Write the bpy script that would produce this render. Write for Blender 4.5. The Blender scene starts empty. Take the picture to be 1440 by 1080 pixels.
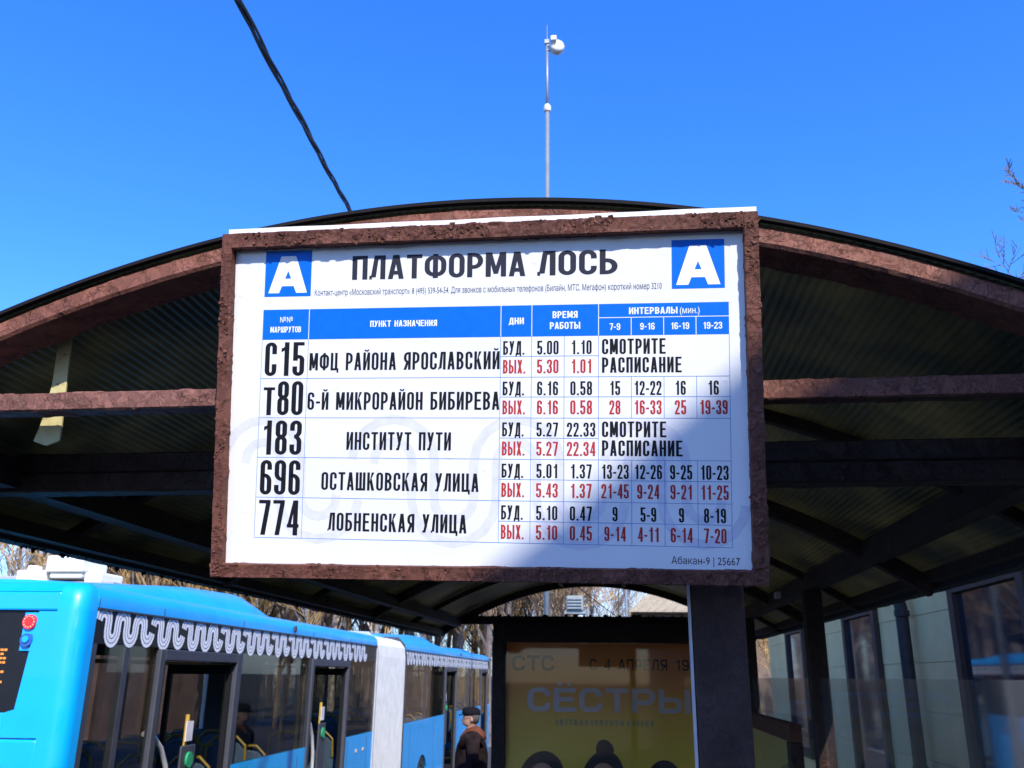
import bpy, bmesh, math, random
from mathutils import Vector, Matrix, noise
from mathutils.geometry import delaunay_2d_cdt
random.seed(7)
SC = bpy.context.scene
COL = SC.collection
R = math.radians

# ------------------------------------------------------------------ camera
cam = bpy.data.cameras.new("camera")
camo = bpy.data.objects.new("camera", cam)
COL.objects.link(camo)
SC.camera = camo
yaw, pitch, roll = R(6.935), R(18.163), R(0.7)
f = Vector((-math.sin(yaw)*math.cos(pitch), math.cos(yaw)*math.cos(pitch), math.sin(pitch)))
r_ = Vector((math.cos(yaw), math.sin(yaw), 0))
u_ = r_.cross(f)
r2 = r_*math.cos(roll) + u_*math.sin(roll)
u2 = -r_*math.sin(roll) + u_*math.cos(roll)
Mc = Matrix((r2, u2, -f)).transposed().to_4x4()
Mc.translation = Vector((0, 0, 1.95))
camo.matrix_world = Mc
cam.sensor_width = 36
cam.lens = 36*1250/1440
cam.clip_start = .05
cam.clip_end = 3000
cam.dof.use_dof = True
cam.dof.focus_distance = 1.68
cam.dof.aperture_fstop = 14

# ------------------------------------------------------------------ world, sun
SUN = Vector((.295, -.73, .616)).normalized()       # towards the sun
W = bpy.data.worlds.new("World")
SC.world = W
W.use_nodes = True
wn = W.node_tree
bg = wn.nodes['Background']
sky = wn.nodes.new('ShaderNodeTexSky')
sky.sky_type = 'NISHITA'
sky.sun_disc = False
sky.sun_elevation = math.asin(SUN.z)
sky.sun_rotation = math.atan2(SUN.x, SUN.y)
sky.altitude = 150
sky.air_density = 1.0
sky.dust_density = 0.8
sky.ozone_density = 3.0
hs = wn.nodes.new('ShaderNodeHueSaturation')          # the phone's vivid blue
hs.inputs['Saturation'].default_value = 1.31
hs.inputs['Hue'].default_value = .502
hs.inputs['Value'].default_value = 1.52
wn.links.new(sky.outputs[0], hs.inputs['Color'])
tint = wn.nodes.new('ShaderNodeMix'); tint.data_type = 'RGBA'; tint.blend_type = 'MULTIPLY'
tint.inputs[0].default_value = 1
tint.inputs[7].default_value = (.80, .96, 1.42, 1)
wn.links.new(hs.outputs[0], tint.inputs[6])
wn.links.new(tint.outputs[2], bg.inputs[0])
bg.inputs[1].default_value = 0.15
sl = bpy.data.lights.new("sun", 'SUN')
sl.energy = 5.0
sl.angle = R(.53)
sl.color = (1, .95, .87)
so = bpy.data.objects.new("sun", sl)
COL.objects.link(so)
so.rotation_euler = SUN.to_track_quat('Z', 'Y').to_euler()
so.location = (8, -20, 30)
SC.view_settings.view_transform = 'Standard'
SC.view_settings.look = 'None'
SC.view_settings.gamma = 1
SC.view_settings.use_curve_mapping = False
SC.view_settings.exposure = 0.36
SC.render.engine = 'CYCLES'
SC.cycles.max_bounces = 8
SC.cycles.transparent_max_bounces = 24
SC.cycles.caustics_reflective = False
SC.cycles.caustics_refractive = False

# ------------------------------------------------------------------ materials
class NT:
    def __init__(s, name):
        s.m = bpy.data.materials.new(name); s.m.use_nodes = True
        s.t = s.m.node_tree; s.p = s.t.nodes['Principled BSDF']; s.out = s.t.nodes['Material Output']
    def n(s, ty, **k):
        nd = s.t.nodes.new('ShaderNode'+ty)
        for a, b in k.items(): setattr(nd, a, b)
        return nd
    def l(s, a, b): s.t.links.new(a, b)
    def coord(s, scale=1):
        tc = s.n('TexCoord'); mp = s.n('Mapping')
        mp.inputs['Scale'].default_value = scale if isinstance(scale, tuple) else (scale,)*3
        s.l(tc.outputs['Object'], mp.inputs[0]); return mp.outputs[0]
    def noise(s, vec, sc, det=4, rough=.55, dist=0):
        nd = s.n('TexNoise'); s.l(vec, nd.inputs['Vector'])
        nd.inputs['Scale'].default_value = sc; nd.inputs['Detail'].default_value = det
        nd.inputs['Roughness'].default_value = rough; nd.inputs['Distortion'].default_value = dist
        return nd.outputs['Fac']
    def ramp(s, fac, stops):
        nd = s.n('ValToRGB'); e = nd.color_ramp.elements
        while len(e) < len(stops): e.new(.5)
        for el, (p, c) in zip(e, stops):
            el.position = p; el.color = (c if len(c) == 4 else (*c, 1)) if isinstance(c, tuple) else (c, c, c, 1)
        s.l(fac, nd.inputs[0]); return nd.outputs[0]
    def mix(s, fac, a, b, mode='MIX'):
        nd = s.n('Mix', data_type='RGBA', blend_type=mode)
        for sock, v in ((nd.inputs[0], fac), (nd.inputs[6], a), (nd.inputs[7], b)):
            if hasattr(v, 'links'): s.l(v, sock)
            elif isinstance(v, tuple): sock.default_value = (*v, 1)
            else: sock.default_value = v
        return nd.outputs[2]
    def math(s, op, a, b=0):
        nd = s.n('Math', operation=op)
        for sock, v in ((nd.inputs[0], a), (nd.inputs[1], b)):
            if hasattr(v, 'links'): s.l(v, sock)
            else: sock.default_value = v
        return nd.outputs[0]
    def bump(s, h, strength=.3, dist=.001):
        nd = s.n('Bump'); nd.inputs['Strength'].default_value = strength; nd.inputs['Distance'].default_value = dist
        s.l(h, nd.inputs['Height']); s.l(nd.outputs[0], s.p.inputs['Normal'])

MATS = {}
def simple(name, col, rough=.6, metal=0, var=.15, vs=12, spec=None, coat=0, bumpd=0):
    k = NT(name)
    v = k.coord(1)
    nz = k.noise(v, vs, 5, .6)
    d = tuple(max(0, c*(1-var)) for c in col); b = tuple(min(1, c*(1+var)) for c in col)
    k.l(k.ramp(nz, [(.3, d), (.7, b)]), k.p.inputs['Base Color'])
    k.p.inputs['Roughness'].default_value = rough
    k.p.inputs['Metallic'].default_value = metal
    if spec is not None: k.p.inputs['Specular IOR Level'].default_value = spec
    if coat: k.p.inputs['Coat Weight'].default_value = coat; k.p.inputs['Coat Roughness'].default_value = .08
    if bumpd: k.bump(k.noise(v, vs*6, 4), .6, bumpd)
    MATS[name] = k.m
    return k.m

def peeling(name, base, scale=1.0, rust=.5, depth=.0016):
    """old brown oil paint, cracked and flaking in curled scales, rust where it is gone"""
    k = NT(name); v = k.coord(1)
    warp = k.n('TexNoise'); k.l(v, warp.inputs['Vector']); warp.inputs['Scale'].default_value = 30*scale
    add = k.n('VectorMath', operation='MULTIPLY_ADD'); k.l(warp.outputs['Color'], add.inputs[0])
    add.inputs[1].default_value = (.03/scale,)*3; k.l(v, add.inputs[2])
    vo = k.n('TexVoronoi', feature='DISTANCE_TO_EDGE'); k.l(add.outputs[0], vo.inputs['Vector']); vo.inputs['Scale'].default_value = 62*scale
    vc = k.n('TexVoronoi', feature='F1'); k.l(add.outputs[0], vc.inputs['Vector']); vc.inputs['Scale'].default_value = 62*scale
    crack = k.ramp(vo.outputs['Distance'], [(0.0, 0), (.06, 1)])
    zone = k.noise(v, 9*scale, 3, .6)
    zonem = k.ramp(zone, [(.50, 0), (.62, 1)])
    sepn = k.n('SeparateColor'); k.l(vc.outputs['Color'], sepn.inputs[0])
    flake = k.math('ADD', k.math('MULTIPLY', sepn.outputs[0], .8), k.math('MULTIPLY', vc.outputs['Distance'], 1.2))
    flake = k.math('MULTIPLY', k.math('MULTIPLY', flake, crack), zonem)
    fine = k.noise(v, 260*scale, 4, .6)
    p1 = k.ramp(k.noise(v, 34*scale, 7, .68, .9), [(.465, 0), (.485, .75), (.53, 1)])
    p2 = k.ramp(k.noise(k.coord((1.7, 1, .8)), 85*scale, 6, .65, .6), [(.50, 0), (.53, 1)])
    blist = k.ramp(k.noise(v, 60*scale, 5, .62), [(.38, 0), (.62, 1)])
    n2 = k.noise(v, 30*scale, 7, .72, .9)
    hole = k.ramp(n2, [(.605, 0), (.62, 1)])
    h = k.math('ADD', k.math('MULTIPLY', flake, .55), k.math('MULTIPLY', fine, .10))
    h = k.math('ADD', h, k.math('MULTIPLY', p1, .55))
    h = k.math('ADD', h, k.math('MULTIPLY', k.math('MULTIPLY', p2, k.ramp(zone, [(.40, .1), (.55, 1)])), .40))
    h = k.math('ADD', h, k.math('MULTIPLY', blist, .10))
    h = k.math('SUBTRACT', h, k.math('MULTIPLY', hole, .9))
    k.bump(h, 1.0, depth)
    b = tuple(base)
    c1 = k.ramp(k.noise(v, 7*scale, 7, .68), [(.28, tuple(x*.62 for x in b)), (.5, b), (.74, (min(1, b[0]*1.28), b[1]*1.36, b[2]*1.45))])
    c1 = k.mix(k.math('MULTIPLY', k.math('SUBTRACT', 1.0, p1), .45), c1, tuple(x*.5 for x in b))
    rustc = k.ramp(k.noise(v, 80*scale, 5), [(.3, (.022, .012, .010)), (.5, (.09, .032, .014)), (.75, (.24, .09, .028))])
    streak = k.ramp(k.noise(k.coord((60*scale, 60*scale, 7*scale)), 1.0, 4, .6), [(.60, 0), (.74, .55)])
    inv = k.math('MULTIPLY', k.math('MULTIPLY', k.math('SUBTRACT', 1.0, crack), zonem), .5)
    c2 = k.mix(k.math('MULTIPLY', streak, rust), c1, (.12, .045, .020))
    c2 = k.mix(k.math('MULTIPLY', hole, rust), c2, rustc)
    c3 = k.mix(inv, c2, (.02, .012, .010))
    k.l(c3, k.p.inputs['Base Color'])
    k.p.inputs['Specular IOR Level'].default_value = .25
    k.p.inputs['Roughness'].default_value = .62
    MATS[name] = k.m
    return k.m

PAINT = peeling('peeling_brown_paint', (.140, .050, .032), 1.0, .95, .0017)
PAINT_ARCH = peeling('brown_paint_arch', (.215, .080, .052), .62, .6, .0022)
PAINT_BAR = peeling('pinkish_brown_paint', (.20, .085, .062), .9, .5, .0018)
PAINT_SHADED = peeling('shaded_brown_paint', (.046, .026, .021), .5, .5, .002)  # brown frame paint darkened to carry the shade under the roof
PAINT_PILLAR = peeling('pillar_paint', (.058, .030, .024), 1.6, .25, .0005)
PALE_EDGE = simple('pale_grey_edge', (.55, .50, .50), .6)  # pale grey of the pillar edge strip and the beam bracket
RUBBER = simple('black_edge', (.010, .009, .009), .8, spec=.15)
GUTTER = simple('blue_grey_gutter', (.03, .032, .036), .7, spec=.2)

k = NT('sign_board'); v = k.coord(1)
k.l(k.ramp(k.noise(v, 3, 3), [(.3, (.70, .70, .72)), (.7, (.76, .76, .77))]), k.p.inputs['Base Color'])
k.p.inputs['Roughness'].default_value = .38
bl = k.ramp(k.noise(v, 42, 2, .4), [(.66, 0), (.76, 1)])
k.bump(k.math('ADD', k.noise(v, 22, 2, .4), bl), .5, .0008)
BOARD = k.m
def ink(name, c, rough=.4):
    k = NT(name); v = k.coord(1)
    k.l(k.ramp(k.noise(v, 50, 4), [(.3, tuple(x*.93 for x in c)), (.7, tuple(min(1, x*1.07) for x in c))]), k.p.inputs['Base Color'])
    k.p.inputs['Roughness'].default_value = rough; k.p.inputs['Specular IOR Level'].default_value = .12
    k.bump(k.noise(v, 22, 2, .4), .5, .0006)
    MATS[name] = k.m; return k.m
INK_BLACK = ink('ink_black', (.010, .010, .013), .5)
INK_TITLE = ink('ink_title', (.030, .030, .045), .5)
INK_GREY = ink('ink_grey', (.035, .035, .045), .5)
INK_RED = ink('ink_red', (.42, .035, .035), .5)
INK_BLUE = ink('ink_blue', (.003, .135, .60), .45)
INK_LINE = ink('ink_line', (.05, .20, .50), .5)
INK_WHITE = ink('ink_white', (.82, .82, .84), .5)
INK_PALE = ink('ink_pale', (.62, .62, .69), .4)
WHITE = simple('white_foam', (.82, .82, .82), .6, var=.03)

# cellular polycarbonate roof
k = NT('ribbed_polycarbonate'); v = k.coord(1)
dirt = k.noise(v, 2.6, 6, .65)
st = k.noise(k.coord((40, .8, 1)), 1.0, 4, .6)
col = k.ramp(dirt, [(.3, (.030, .032, .018)), (.55, (.050, .050, .028)), (.75, (.085, .075, .035))])
col = k.mix(.35, col, k.ramp(st, [(.35, (.03, .03, .02)), (.7, (.10, .09, .06))]))
k.l(col, k.p.inputs['Base Color']); k.p.inputs['Roughness'].default_value = .45
tr = k.n('BsdfTranslucent'); tr.inputs[0].default_value = (.62, .58, .32, 1)
ms = k.n('MixShader'); k.l(k.ramp(dirt, [(.35, .035), (.72, .19)]), ms.inputs[0])
k.l(k.p.outputs[0], ms.inputs[1]); k.l(tr.outputs[0], ms.inputs[2]); k.l(ms.outputs[0], k.out.inputs[0])
ROOFPC = k.m

k = NT('stained_yellow_sheet'); v = k.coord(1)
st = k.noise(v, 34, 5, .6)
k.l(k.ramp(st, [(.42, (.50, .44, .20)), (.60, (.44, .38, .17)), (.66, (.20, .07, .04))]), k.p.inputs['Base Color'])
YEL = k.m

def glass(name, tint, rough=.03, minr=.06, dirt=0, ior=1.35):
    k = NT(name)
    tb = k.n('BsdfTransparent'); tb.inputs[0].default_value = (*tint, 1)
    gb = k.n('BsdfGlossy'); gb.inputs['Roughness'].default_value = rough
    fr = k.n('Fresnel'); fr.inputs[0].default_value = ior
    geo = k.n('NewGeometry')      # a pane reflects once, on the side the ray meets first
    fac = k.math('MULTIPLY', k.math('MAXIMUM', fr.outputs[0], minr), k.math('SUBTRACT', 1.0, geo.outputs['Backfacing']))
    ms = k.n('MixShader'); k.l(fac, ms.inputs[0]); k.l(tb.outputs[0], ms.inputs[1]); k.l(gb.outputs[0], ms.inputs[2])
    o = ms.outputs[0]
    if dirt:
        db = k.n('BsdfDiffuse'); db.inputs[0].default_value = (.5, .52, .55, 1)
        m2 = k.n('MixShader')
        k.l(k.ramp(k.noise(k.coord(1), 3, 6, .6), [(.3, dirt*.4), (.75, dirt*1.6)]), m2.inputs[0])
        k.l(o, m2.inputs[1]); k.l(db.outputs[0], m2.inputs[2]); o = m2.outputs[0]
    k.l(o, k.out.inputs[0]); MATS[name] = k.m
    return k.m
BUSGLASS = glass('tinted_bus_glass', (.74, .74, .70), .02, .03, ior=1.33)
SHGLASS = glass('dusty_shelter_glass', (.90, .93, .95), .05, .03, .06, 1.33)
CASEGLASS = glass('case_glass', (.96, .96, .95), .03, .03, 0, 1.40)
WINGLASS = NT('house_window_glass'); WINGLASS.p.inputs['Base Color'].default_value = (.02, .025, .035, 1)
WINGLASS.p.inputs['Roughness'].default_value = .04; WINGLASS = WINGLASS.m

BUSBLUE = NT('bus_blue_paint'); v = BUSBLUE.coord(1)
BUSBLUE.l(BUSBLUE.ramp(BUSBLUE.noise(v, 1.7, 5, .6), [(.3, (.0, .35, .76)), (.7, (.001, .40, .86))]), BUSBLUE.p.inputs['Base Color'])
BUSBLUE.l(BUSBLUE.ramp(BUSBLUE.noise(v, 6, 6), [(.3, .28), (.7, .5)]), BUSBLUE.p.inputs['Roughness'])
BUSBLUE.bump(BUSBLUE.noise(v, 2.2, 3, .5), .25, .01)
BUSBLUE.p.inputs['Coat Weight'].default_value = .3
BUSBLUE = BUSBLUE.m
BLACKG = simple('black_gloss_panel', (.012, .012, .014), .35, var=.1, spec=.2)
DGREY = simple('dark_grey_rubber', (.045, .047, .058), .55)
BELLOW = simple('bellows_grey', (.40, .41, .42), .6, var=.12, vs=5)
ORNW = simple('ornament_white', (.84, .84, .84), .5, var=.05)
SEAT = simple('seat_blue', (.10, .17, .30), .7)
STEEL = simple('steel_rail', (.62, .62, .62), .35, .3)
YRAIL = simple('yellow_rail', (.50, .33, .05), .35)
INTER = simple('bus_interior', (.22, .21, .20), .7)
INTFLOOR = simple('bus_floor', (.07, .07, .075), .7)
GREEN = simple('green_button', (.02, .30, .12), .4)
PAPER = simple('notice_paper', (.72, .66, .66), .6)
TYRE = simple('tyre', (.02, .02, .02), .8)
RIM = simple('wheel_rim', (.45, .44, .40), .5, .5)
k = NT('red_lamp'); k.p.inputs['Base Color'].default_value = (.65, .01, .015, 1); k.p.inputs['Roughness'].default_value = .2
k.p.inputs['Emission Color'].default_value = (1, .03, .02, 1); k.p.inputs['Emission Strength'].default_value = .25; REDL = k.m
k = NT('lamp_dots'); k.p.inputs['Base Color'].default_value = (.9, .25, .2, 1)
k.p.inputs['Emission Color'].default_value = (1, .35, .2, 1); k.p.inputs['Emission Strength'].default_value = .8; DOTL = k.m
k = NT('amber_led'); k.p.inputs['Base Color'].default_value = (.5, .15, .02, 1)
k.p.inputs['Emission Color'].default_value = (1, .30, .05, 1); k.p.inputs['Emission Strength'].default_value = .75; LED = k.m

k = NT('bark_brown'); v = k.coord(1)
k.l(k.ramp(k.noise(v, 3, 5), [(.3, (.17, .105, .052)), (.7, (.30, .195, .105))]), k.p.inputs['Base Color']); k.p.inputs['Roughness'].default_value = .9
BARK = k.m
k = NT('bark_ochre'); v = k.coord(1)
k.l(k.ramp(k.noise(v, 3, 5), [(.3, (.38, .235, .085)), (.7, (.55, .36, .145))]), k.p.inputs['Base Color']); k.p.inputs['Roughness'].default_value = .9
BARK2 = k.m
k = NT('bark_pale'); v = k.coord(1)
k.l(k.ramp(k.noise(v, 6, 5), [(.4, (.14, .11, .09)), (.6, (.40, .36, .31))]), k.p.inputs['Base Color']); k.p.inputs['Roughness'].default_value = .9
BARKW = k.m
k = NT('bark_grey'); v = k.coord(1)
k.l(k.ramp(k.noise(v, 3, 5), [(.3, (.10, .080, .075)), (.7, (.20, .16, .14))]), k.p.inputs['Base Color']); k.p.inputs['Roughness'].default_value = .9
BARKG = k.m

ASPH = simple('asphalt', (.045, .045, .046), .9, var=.25, vs=8, bumpd=.004)
PAVE = simple('pavement_asphalt', (.095, .075, .055), .85, var=.2, vs=5, bumpd=.003)
KERBM = simple('kerb_concrete', (.30, .29, .28), .85, var=.15)
SOIL = simple('dry_grass', (.07, .058, .032), .95, var=.3, vs=1.2)
SIDING = simple('green_cream_siding', (.90, .60, .25), .6, var=.10, vs=2.2)
SIDETRIM = simple('brown_window_trim', (.09, .05, .035), .6, spec=.2)
LINTEL = simple('brown_lintel', (.22, .16, .13), .6)
PIPEM = simple('dark_downpipe', (.055, .04, .035), .6, spec=.2)
ROOFG = simple('grey_sheet_roof', (.32, .32, .32), .6)
KIOSKR = simple('reddish_wall', (.16, .09, .075), .7, var=.3, vs=2)
PLASTER = simple('beige_plaster', (.45, .40, .33), .85, var=.1)
SHING = simple('tile_tan', (.36, .31, .24), .85, var=.2, vs=6)
GALV = simple('galvanised_steel', (.27, .29, .29), .45, .4, var=.12, vs=4)
CABLEM = simple('black_cable', (.012, .012, .012), .6)
CABLEM2 = simple('grey_cable', (.06, .06, .055), .6)
OFFW = simple('off_white_plastic', (.62, .62, .58), .5)
FLOODM = simple('grey_green_box', (.22, .25, .22), .6)

# ------------------------------------------------------------------ builders
class MB:
    def __init__(s): s.v = []; s.f = []
    def add(s, vs, fs):
        b = len(s.v); s.v += [tuple(p) for p in vs]; s.f += [tuple(b+i for i in q) for q in fs]; return s
    def box(s, x0, x1, y0, y1, z0, z1):
        return s.add([(x0,y0,z0),(x1,y0,z0),(x1,y1,z0),(x0,y1,z0),(x0,y0,z1),(x1,y0,z1),(x1,y1,z1),(x0,y1,z1)],
                     [(0,3,2,1),(4,5,6,7),(0,1,5,4),(1,2,6,5),(2,3,7,6),(3,0,4,7)])
    def tube(s, pts, rad, n=8, cap=True):
        pts = [Vector(p) for p in pts]; m = len(pts)
        rad = rad if isinstance(rad, (list, tuple)) else [rad]*m
        b = len(s.v); up = None
        for i, p in enumerate(pts):
            d = (pts[min(i+1, m-1)]-pts[max(i-1, 0)]).normalized()
            if up is None: up = Vector((0, 0, 1)) if abs(d.z) < .9 else Vector((1, 0, 0))
            a = d.cross(up).normalized(); c = a.cross(d); up = c
            for j in range(n):
                t = 2*math.pi*j/n; q = p+(a*math.cos(t)+c*math.sin(t))*rad[i]; s.v.append(tuple(q))
        for i in range(m-1):
            for j in range(n):
                k = (j+1) % n; s.f.append((b+i*n+j, b+i*n+k, b+(i+1)*n+k, b+(i+1)*n+j))
        if cap: s.f.append(tuple(b+j for j in range(n))[::-1]); s.f.append(tuple(b+(m-1)*n+j for j in range(n)))
        return s
    def loft(s, rings, closed=True, caps=True):
        n = len(rings[0]); b = len(s.v)
        for r in rings: s.v += [tuple(p) for p in r]
        for i in range(len(rings)-1):
            for j in range(n if closed else n-1):
                k = (j+1) % n; s.f.append((b+i*n+j, b+i*n+k, b+(i+1)*n+k, b+(i+1)*n+j))
        if caps and closed: s.f.append(tuple(range(b, b+n))[::-1]); s.f.append(tuple(range(b+(len(rings)-1)*n, b+len(rings)*n)))
        return s
    def prism(s, poly, axis, a, c):
        """poly of 2D points extruded along axis between a and c"""
        def P(p, q):
            return {'x': (q, p[0], p[1]), 'y': (p[0], q, p[1]), 'z': (p[0], p[1], q)}[axis]
        return s.loft([[P(p, a) for p in poly], [P(p, c) for p in poly]])
    def build(s, name, mat, parent=None, smooth=False, bevel=0, loc=None, label=None):
        me = bpy.data.meshes.new(name); me.from_pydata(s.v, [], s.f); me.materials.append(mat)
        bm = bmesh.new(); bm.from_mesh(me); bmesh.ops.recalc_face_normals(bm, faces=bm.faces); bm.to_mesh(me); bm.free()
        if smooth: me.polygons.foreach_set('use_smooth', [True]*len(me.polygons))
        o = bpy.data.objects.new(name, me); COL.objects.link(o)
        if parent: o.parent = parent
        if loc: o.location = loc
        if label: o['label'] = label
        if bevel:
            b = o.modifiers.new('bevel', 'BEVEL'); b.width = bevel; b.segments = 2; b.limit_method = 'ANGLE'; b.angle_limit = R(35)
        return o

def share(name, o, parent, loc=None, rot=None):
    c = bpy.data.objects.new(name, o.data); COL.objects.link(c); c.parent = parent
    for md in o.modifiers:
        if md.type == 'BEVEL':
            b = c.modifiers.new('bevel', 'BEVEL'); b.width = md.width; b.segments = 2; b.limit_method = 'ANGLE'; b.angle_limit = R(35)
    if loc: c.location = loc
    if rot: c.rotation_euler = rot
    return c
def tag(o, label=None, cat=None, group=None, kind=None):
    if label: o['label'] = label
    if cat: o['category'] = cat
    if group: o['group'] = group
    if kind: o['kind'] = kind
    return o
def empty(name, loc, label, cat, group=None, rz=0):
    o = bpy.data.objects.new(name, None); o.empty_display_size = .2; COL.objects.link(o)
    o.location = loc; o.rotation_euler = (0, 0, rz)
    return tag(o, label, cat, group)

# ------------------------------------------------------------------ setting
PZ = -.20      # pavement top
RZ = -.35      # road top
MB().box(-900, 900, -300, 1500, -2, RZ-.02).build('ground', SOIL)['kind'] = 'structure'
MB().box(-15, -2.95, -60, 90, RZ-.018, RZ).build('road', ASPH)['kind'] = 'structure'
MB().box(-2.79, 12, -40, 90, RZ-.018, PZ-.004).build('pavement', PAVE)['kind'] = 'structure'
MB().box(-2.95, -2.79, -40, 90, RZ-.3, PZ+.004).build('kerb', KERBM, bevel=.015)['kind'] = 'structure'
# painted bay line on the road
lm = MB(); lm.box(-6.3, -6.18, -20, 60, RZ+.001, RZ+.005); lm.build('road_marking', simple('road_paint', (.6, .6, .58), .7))['kind'] = 'structure'

# ------------------------------------------------------------------ shelter
AX, AZ, AK = -.295, 2.929, .20        # vault axis, apex height, curvature: z = AZ - AK (x-AX)^2
def az(x, off=0): return AZ - AK*(x-AX)**2 - off
def arc(x0, x1, n, off=0):
    """points along the vault, moved inwards by off along the normal"""
    out = []
    for i in range(n+1):
        x = x0+(x1-x0)*i/n; s = -2*AK*(x-AX); L = math.hypot(1, s)
        out.append((x + s/L*off, az(x) - off/L))
    return out
XL, XR = -1.93, 1.40
shelter = empty('bus_shelter', (AX, 1.7, PZ), 'long bus shelter with arched ribbed plastic roof and flaking brown steel frame', 'bus shelter')
Sh = Vector((AX, 1.7, PZ))
def shb(mb): mb.v = [(x-Sh.x, y-Sh.y, z-Sh.z) for x, y, z in mb.v]; return mb
def arch(y0, y1, off0, off1, x0, x1, n, name, mat, rough=0, label=None):
    a = arc(x0, x1, n, off0); b = arc(x0, x1, n, off1); m = MB(); rings = []
    for (p, q) in zip(a, b):
        if rough:
            # rounded face tube section with a little chipped unevenness
            ring = []
            ds = [(0, .15), (0, .5), (0, .85), (.06, 1), (.5, 1), (.94, 1), (1, .85), (1, .15), (.94, 0), (.06, 0)]
            for (uy, w) in ds:
                x = p[0]+(q[0]-p[0])*w; z = p[1]+(q[1]-p[1])*w; y = y0+(y1-y0)*uy
                h = noise.noise(Vector((x*45, y*60, z*45+uy*7)))*rough + (rough*1.1 if noise.noise(Vector((x*17+4, y*9, z*17))) > .22 else 0)
                c = ((p[0]+q[0])/2, (p[1]+q[1])/2)
                dx, dz = x-c[0], z-c[1]; dl = math.hypot(dx, dz)+1e-6
                ring.append((x+dx/dl*h, y-h*(1 if uy < .5 else -1), z+dz/dl*h))
            rings.append(ring)
        else:
            rings.append([(p[0], y0, p[1]), (p[0], y1, p[1]), (q[0], y1, q[1]), (q[0], y0, q[1])])
    m.loft(rings)
    return shb(m).build(name, mat, shelter, smooth=False, label=label)
def barx(x0, x1, y0, y1, z0, z1, name, mat, rough=.001, step=.006, parent=None, off=None, label=None):
    """box bar along x, surface broken up by flaking"""
    n = max(2, int((x1-x0)/step)); m = MB(); rings = []
    ds = []
    for a, b in (((0,0),(1,0)), ((1,0),(1,1)), ((1,1),(0,1)), ((0,1),(0,0))):
        for t in (0.06, .35, .65, .94): ds.append((a[0]+(b[0]-a[0])*t, a[1]+(b[1]-a[1])*t))
    for i in range(n+1):
        x = x0+(x1-x0)*i/n; ring = []
        for (u, w) in ds:
            y = y0+(y1-y0)*u; z = z0+(z1-z0)*w
            q = Vector((x*55, y*70+z0*3, z*70))
            h = noise.noise(q)*rough + (rough*1.4 if noise.noise(Vector((x*22+9, y*25, z*25+z0*5))) > .2 else 0) + noise.noise(q*3.1)*rough*.5
            du, dw = u-.5, w-.5
            if abs(du) > abs(dw): y += math.copysign(h, du); 
            else: z += math.copysign(h, dw)
            ring.append((x, y, z))
        rings.append(ring)
    m.loft(rings)
    if off: m.v = [(a-off[0], b-off[1], c-off[2]) for a, b, c in m.v]
    return m.build(name, mat, parent, label=label)

# corrugated roof skin: fine ridges as geometry, three sheets end to end
def roof_sheet(y0, y1):
    nx = 330; m = MB(); top = []; rings = []
    xs = [XL + (XR-XL)*i/nx for i in range(nx+1)]
    pr = []
    for i, x in enumerate(xs):
        s = -2*AK*(x-AX); L = math.hypot(1, s); o = .012+(.0035 if i % 2 else 0)
        pr.append((x+s/L*o, az(x)-o/L))
    up = arc(XL, XR, 60, 0)[::-1]
    prof = pr + up
    for y in (y0, y1): rings.append([(p[0], y, p[1]) for p in prof])
    m.loft(rings)
    return shb(m).build('roof_panel', ROOFPC, shelter)
for a, b in ((1.690, 4.14), (4.145, 6.80), (6.805, 9.60)): roof_sheet(a, b)
arch(1.676, 1.689, .002, .010, XL-.005, XR+.005, 160, 'roof_edge_trim', RUBBER)
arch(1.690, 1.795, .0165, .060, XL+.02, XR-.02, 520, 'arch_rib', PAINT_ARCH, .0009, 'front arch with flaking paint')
for y in (4.10, 6.76, 9.50): arch(y, y+.06, .017, .085, XL+.02, XR-.02, 60, 'arch_rib', PAINT_SHADED)
arch(2.86, 2.90, .017, .055, XL+.02, XR-.02, 60, 'arch_rib', PAINT_SHADED)
arch(5.42, 5.46, .017, .055, XL+.02, XR-.02, 60, 'arch_rib', PAINT_SHADED)
arch(8.10, 8.14, .017, .055, XL+.02, XR-.02, 60, 'arch_rib', PAINT_SHADED)
# tie beams
barx(-1.86, -.70, 1.725, 1.775, 2.487, 2.527, 'cross_rail', PAINT_BAR, .0014, parent=shelter, off=Sh, label='left rail with pinkish flaking paint')
barx(-.70, 1.32, 1.735, 1.775, 2.478, 2.518, 'cross_rail', PAINT, .0012, parent=shelter, off=Sh)
for zb in (2.43, 2.485): barx(-1.85, 1.32, 2.27, 2.34, zb-.01, zb+.043, 'tie_beam', PAINT_SHADED, .0012, .012, parent=shelter, off=Sh)
barx(-1.84, 1.30, 9.50, 9.56, 2.46, 2.54, 'tie_beam', PAINT_SHADED, .002, .015, parent=shelter, off=Sh)
# rust crumbs and leaves caught along the far tie beam
m = MB()
for i in range(40):
    x = random.uniform(-1.7, 1.2); s = random.uniform(.008, .022)
    m.box(x, x+s*1.6, 9.50, 9.54, 2.54, 2.54+s)
shb(m).build('roof_debris', PAINT_SHADED, shelter)['kind'] = 'stuff'
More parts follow.
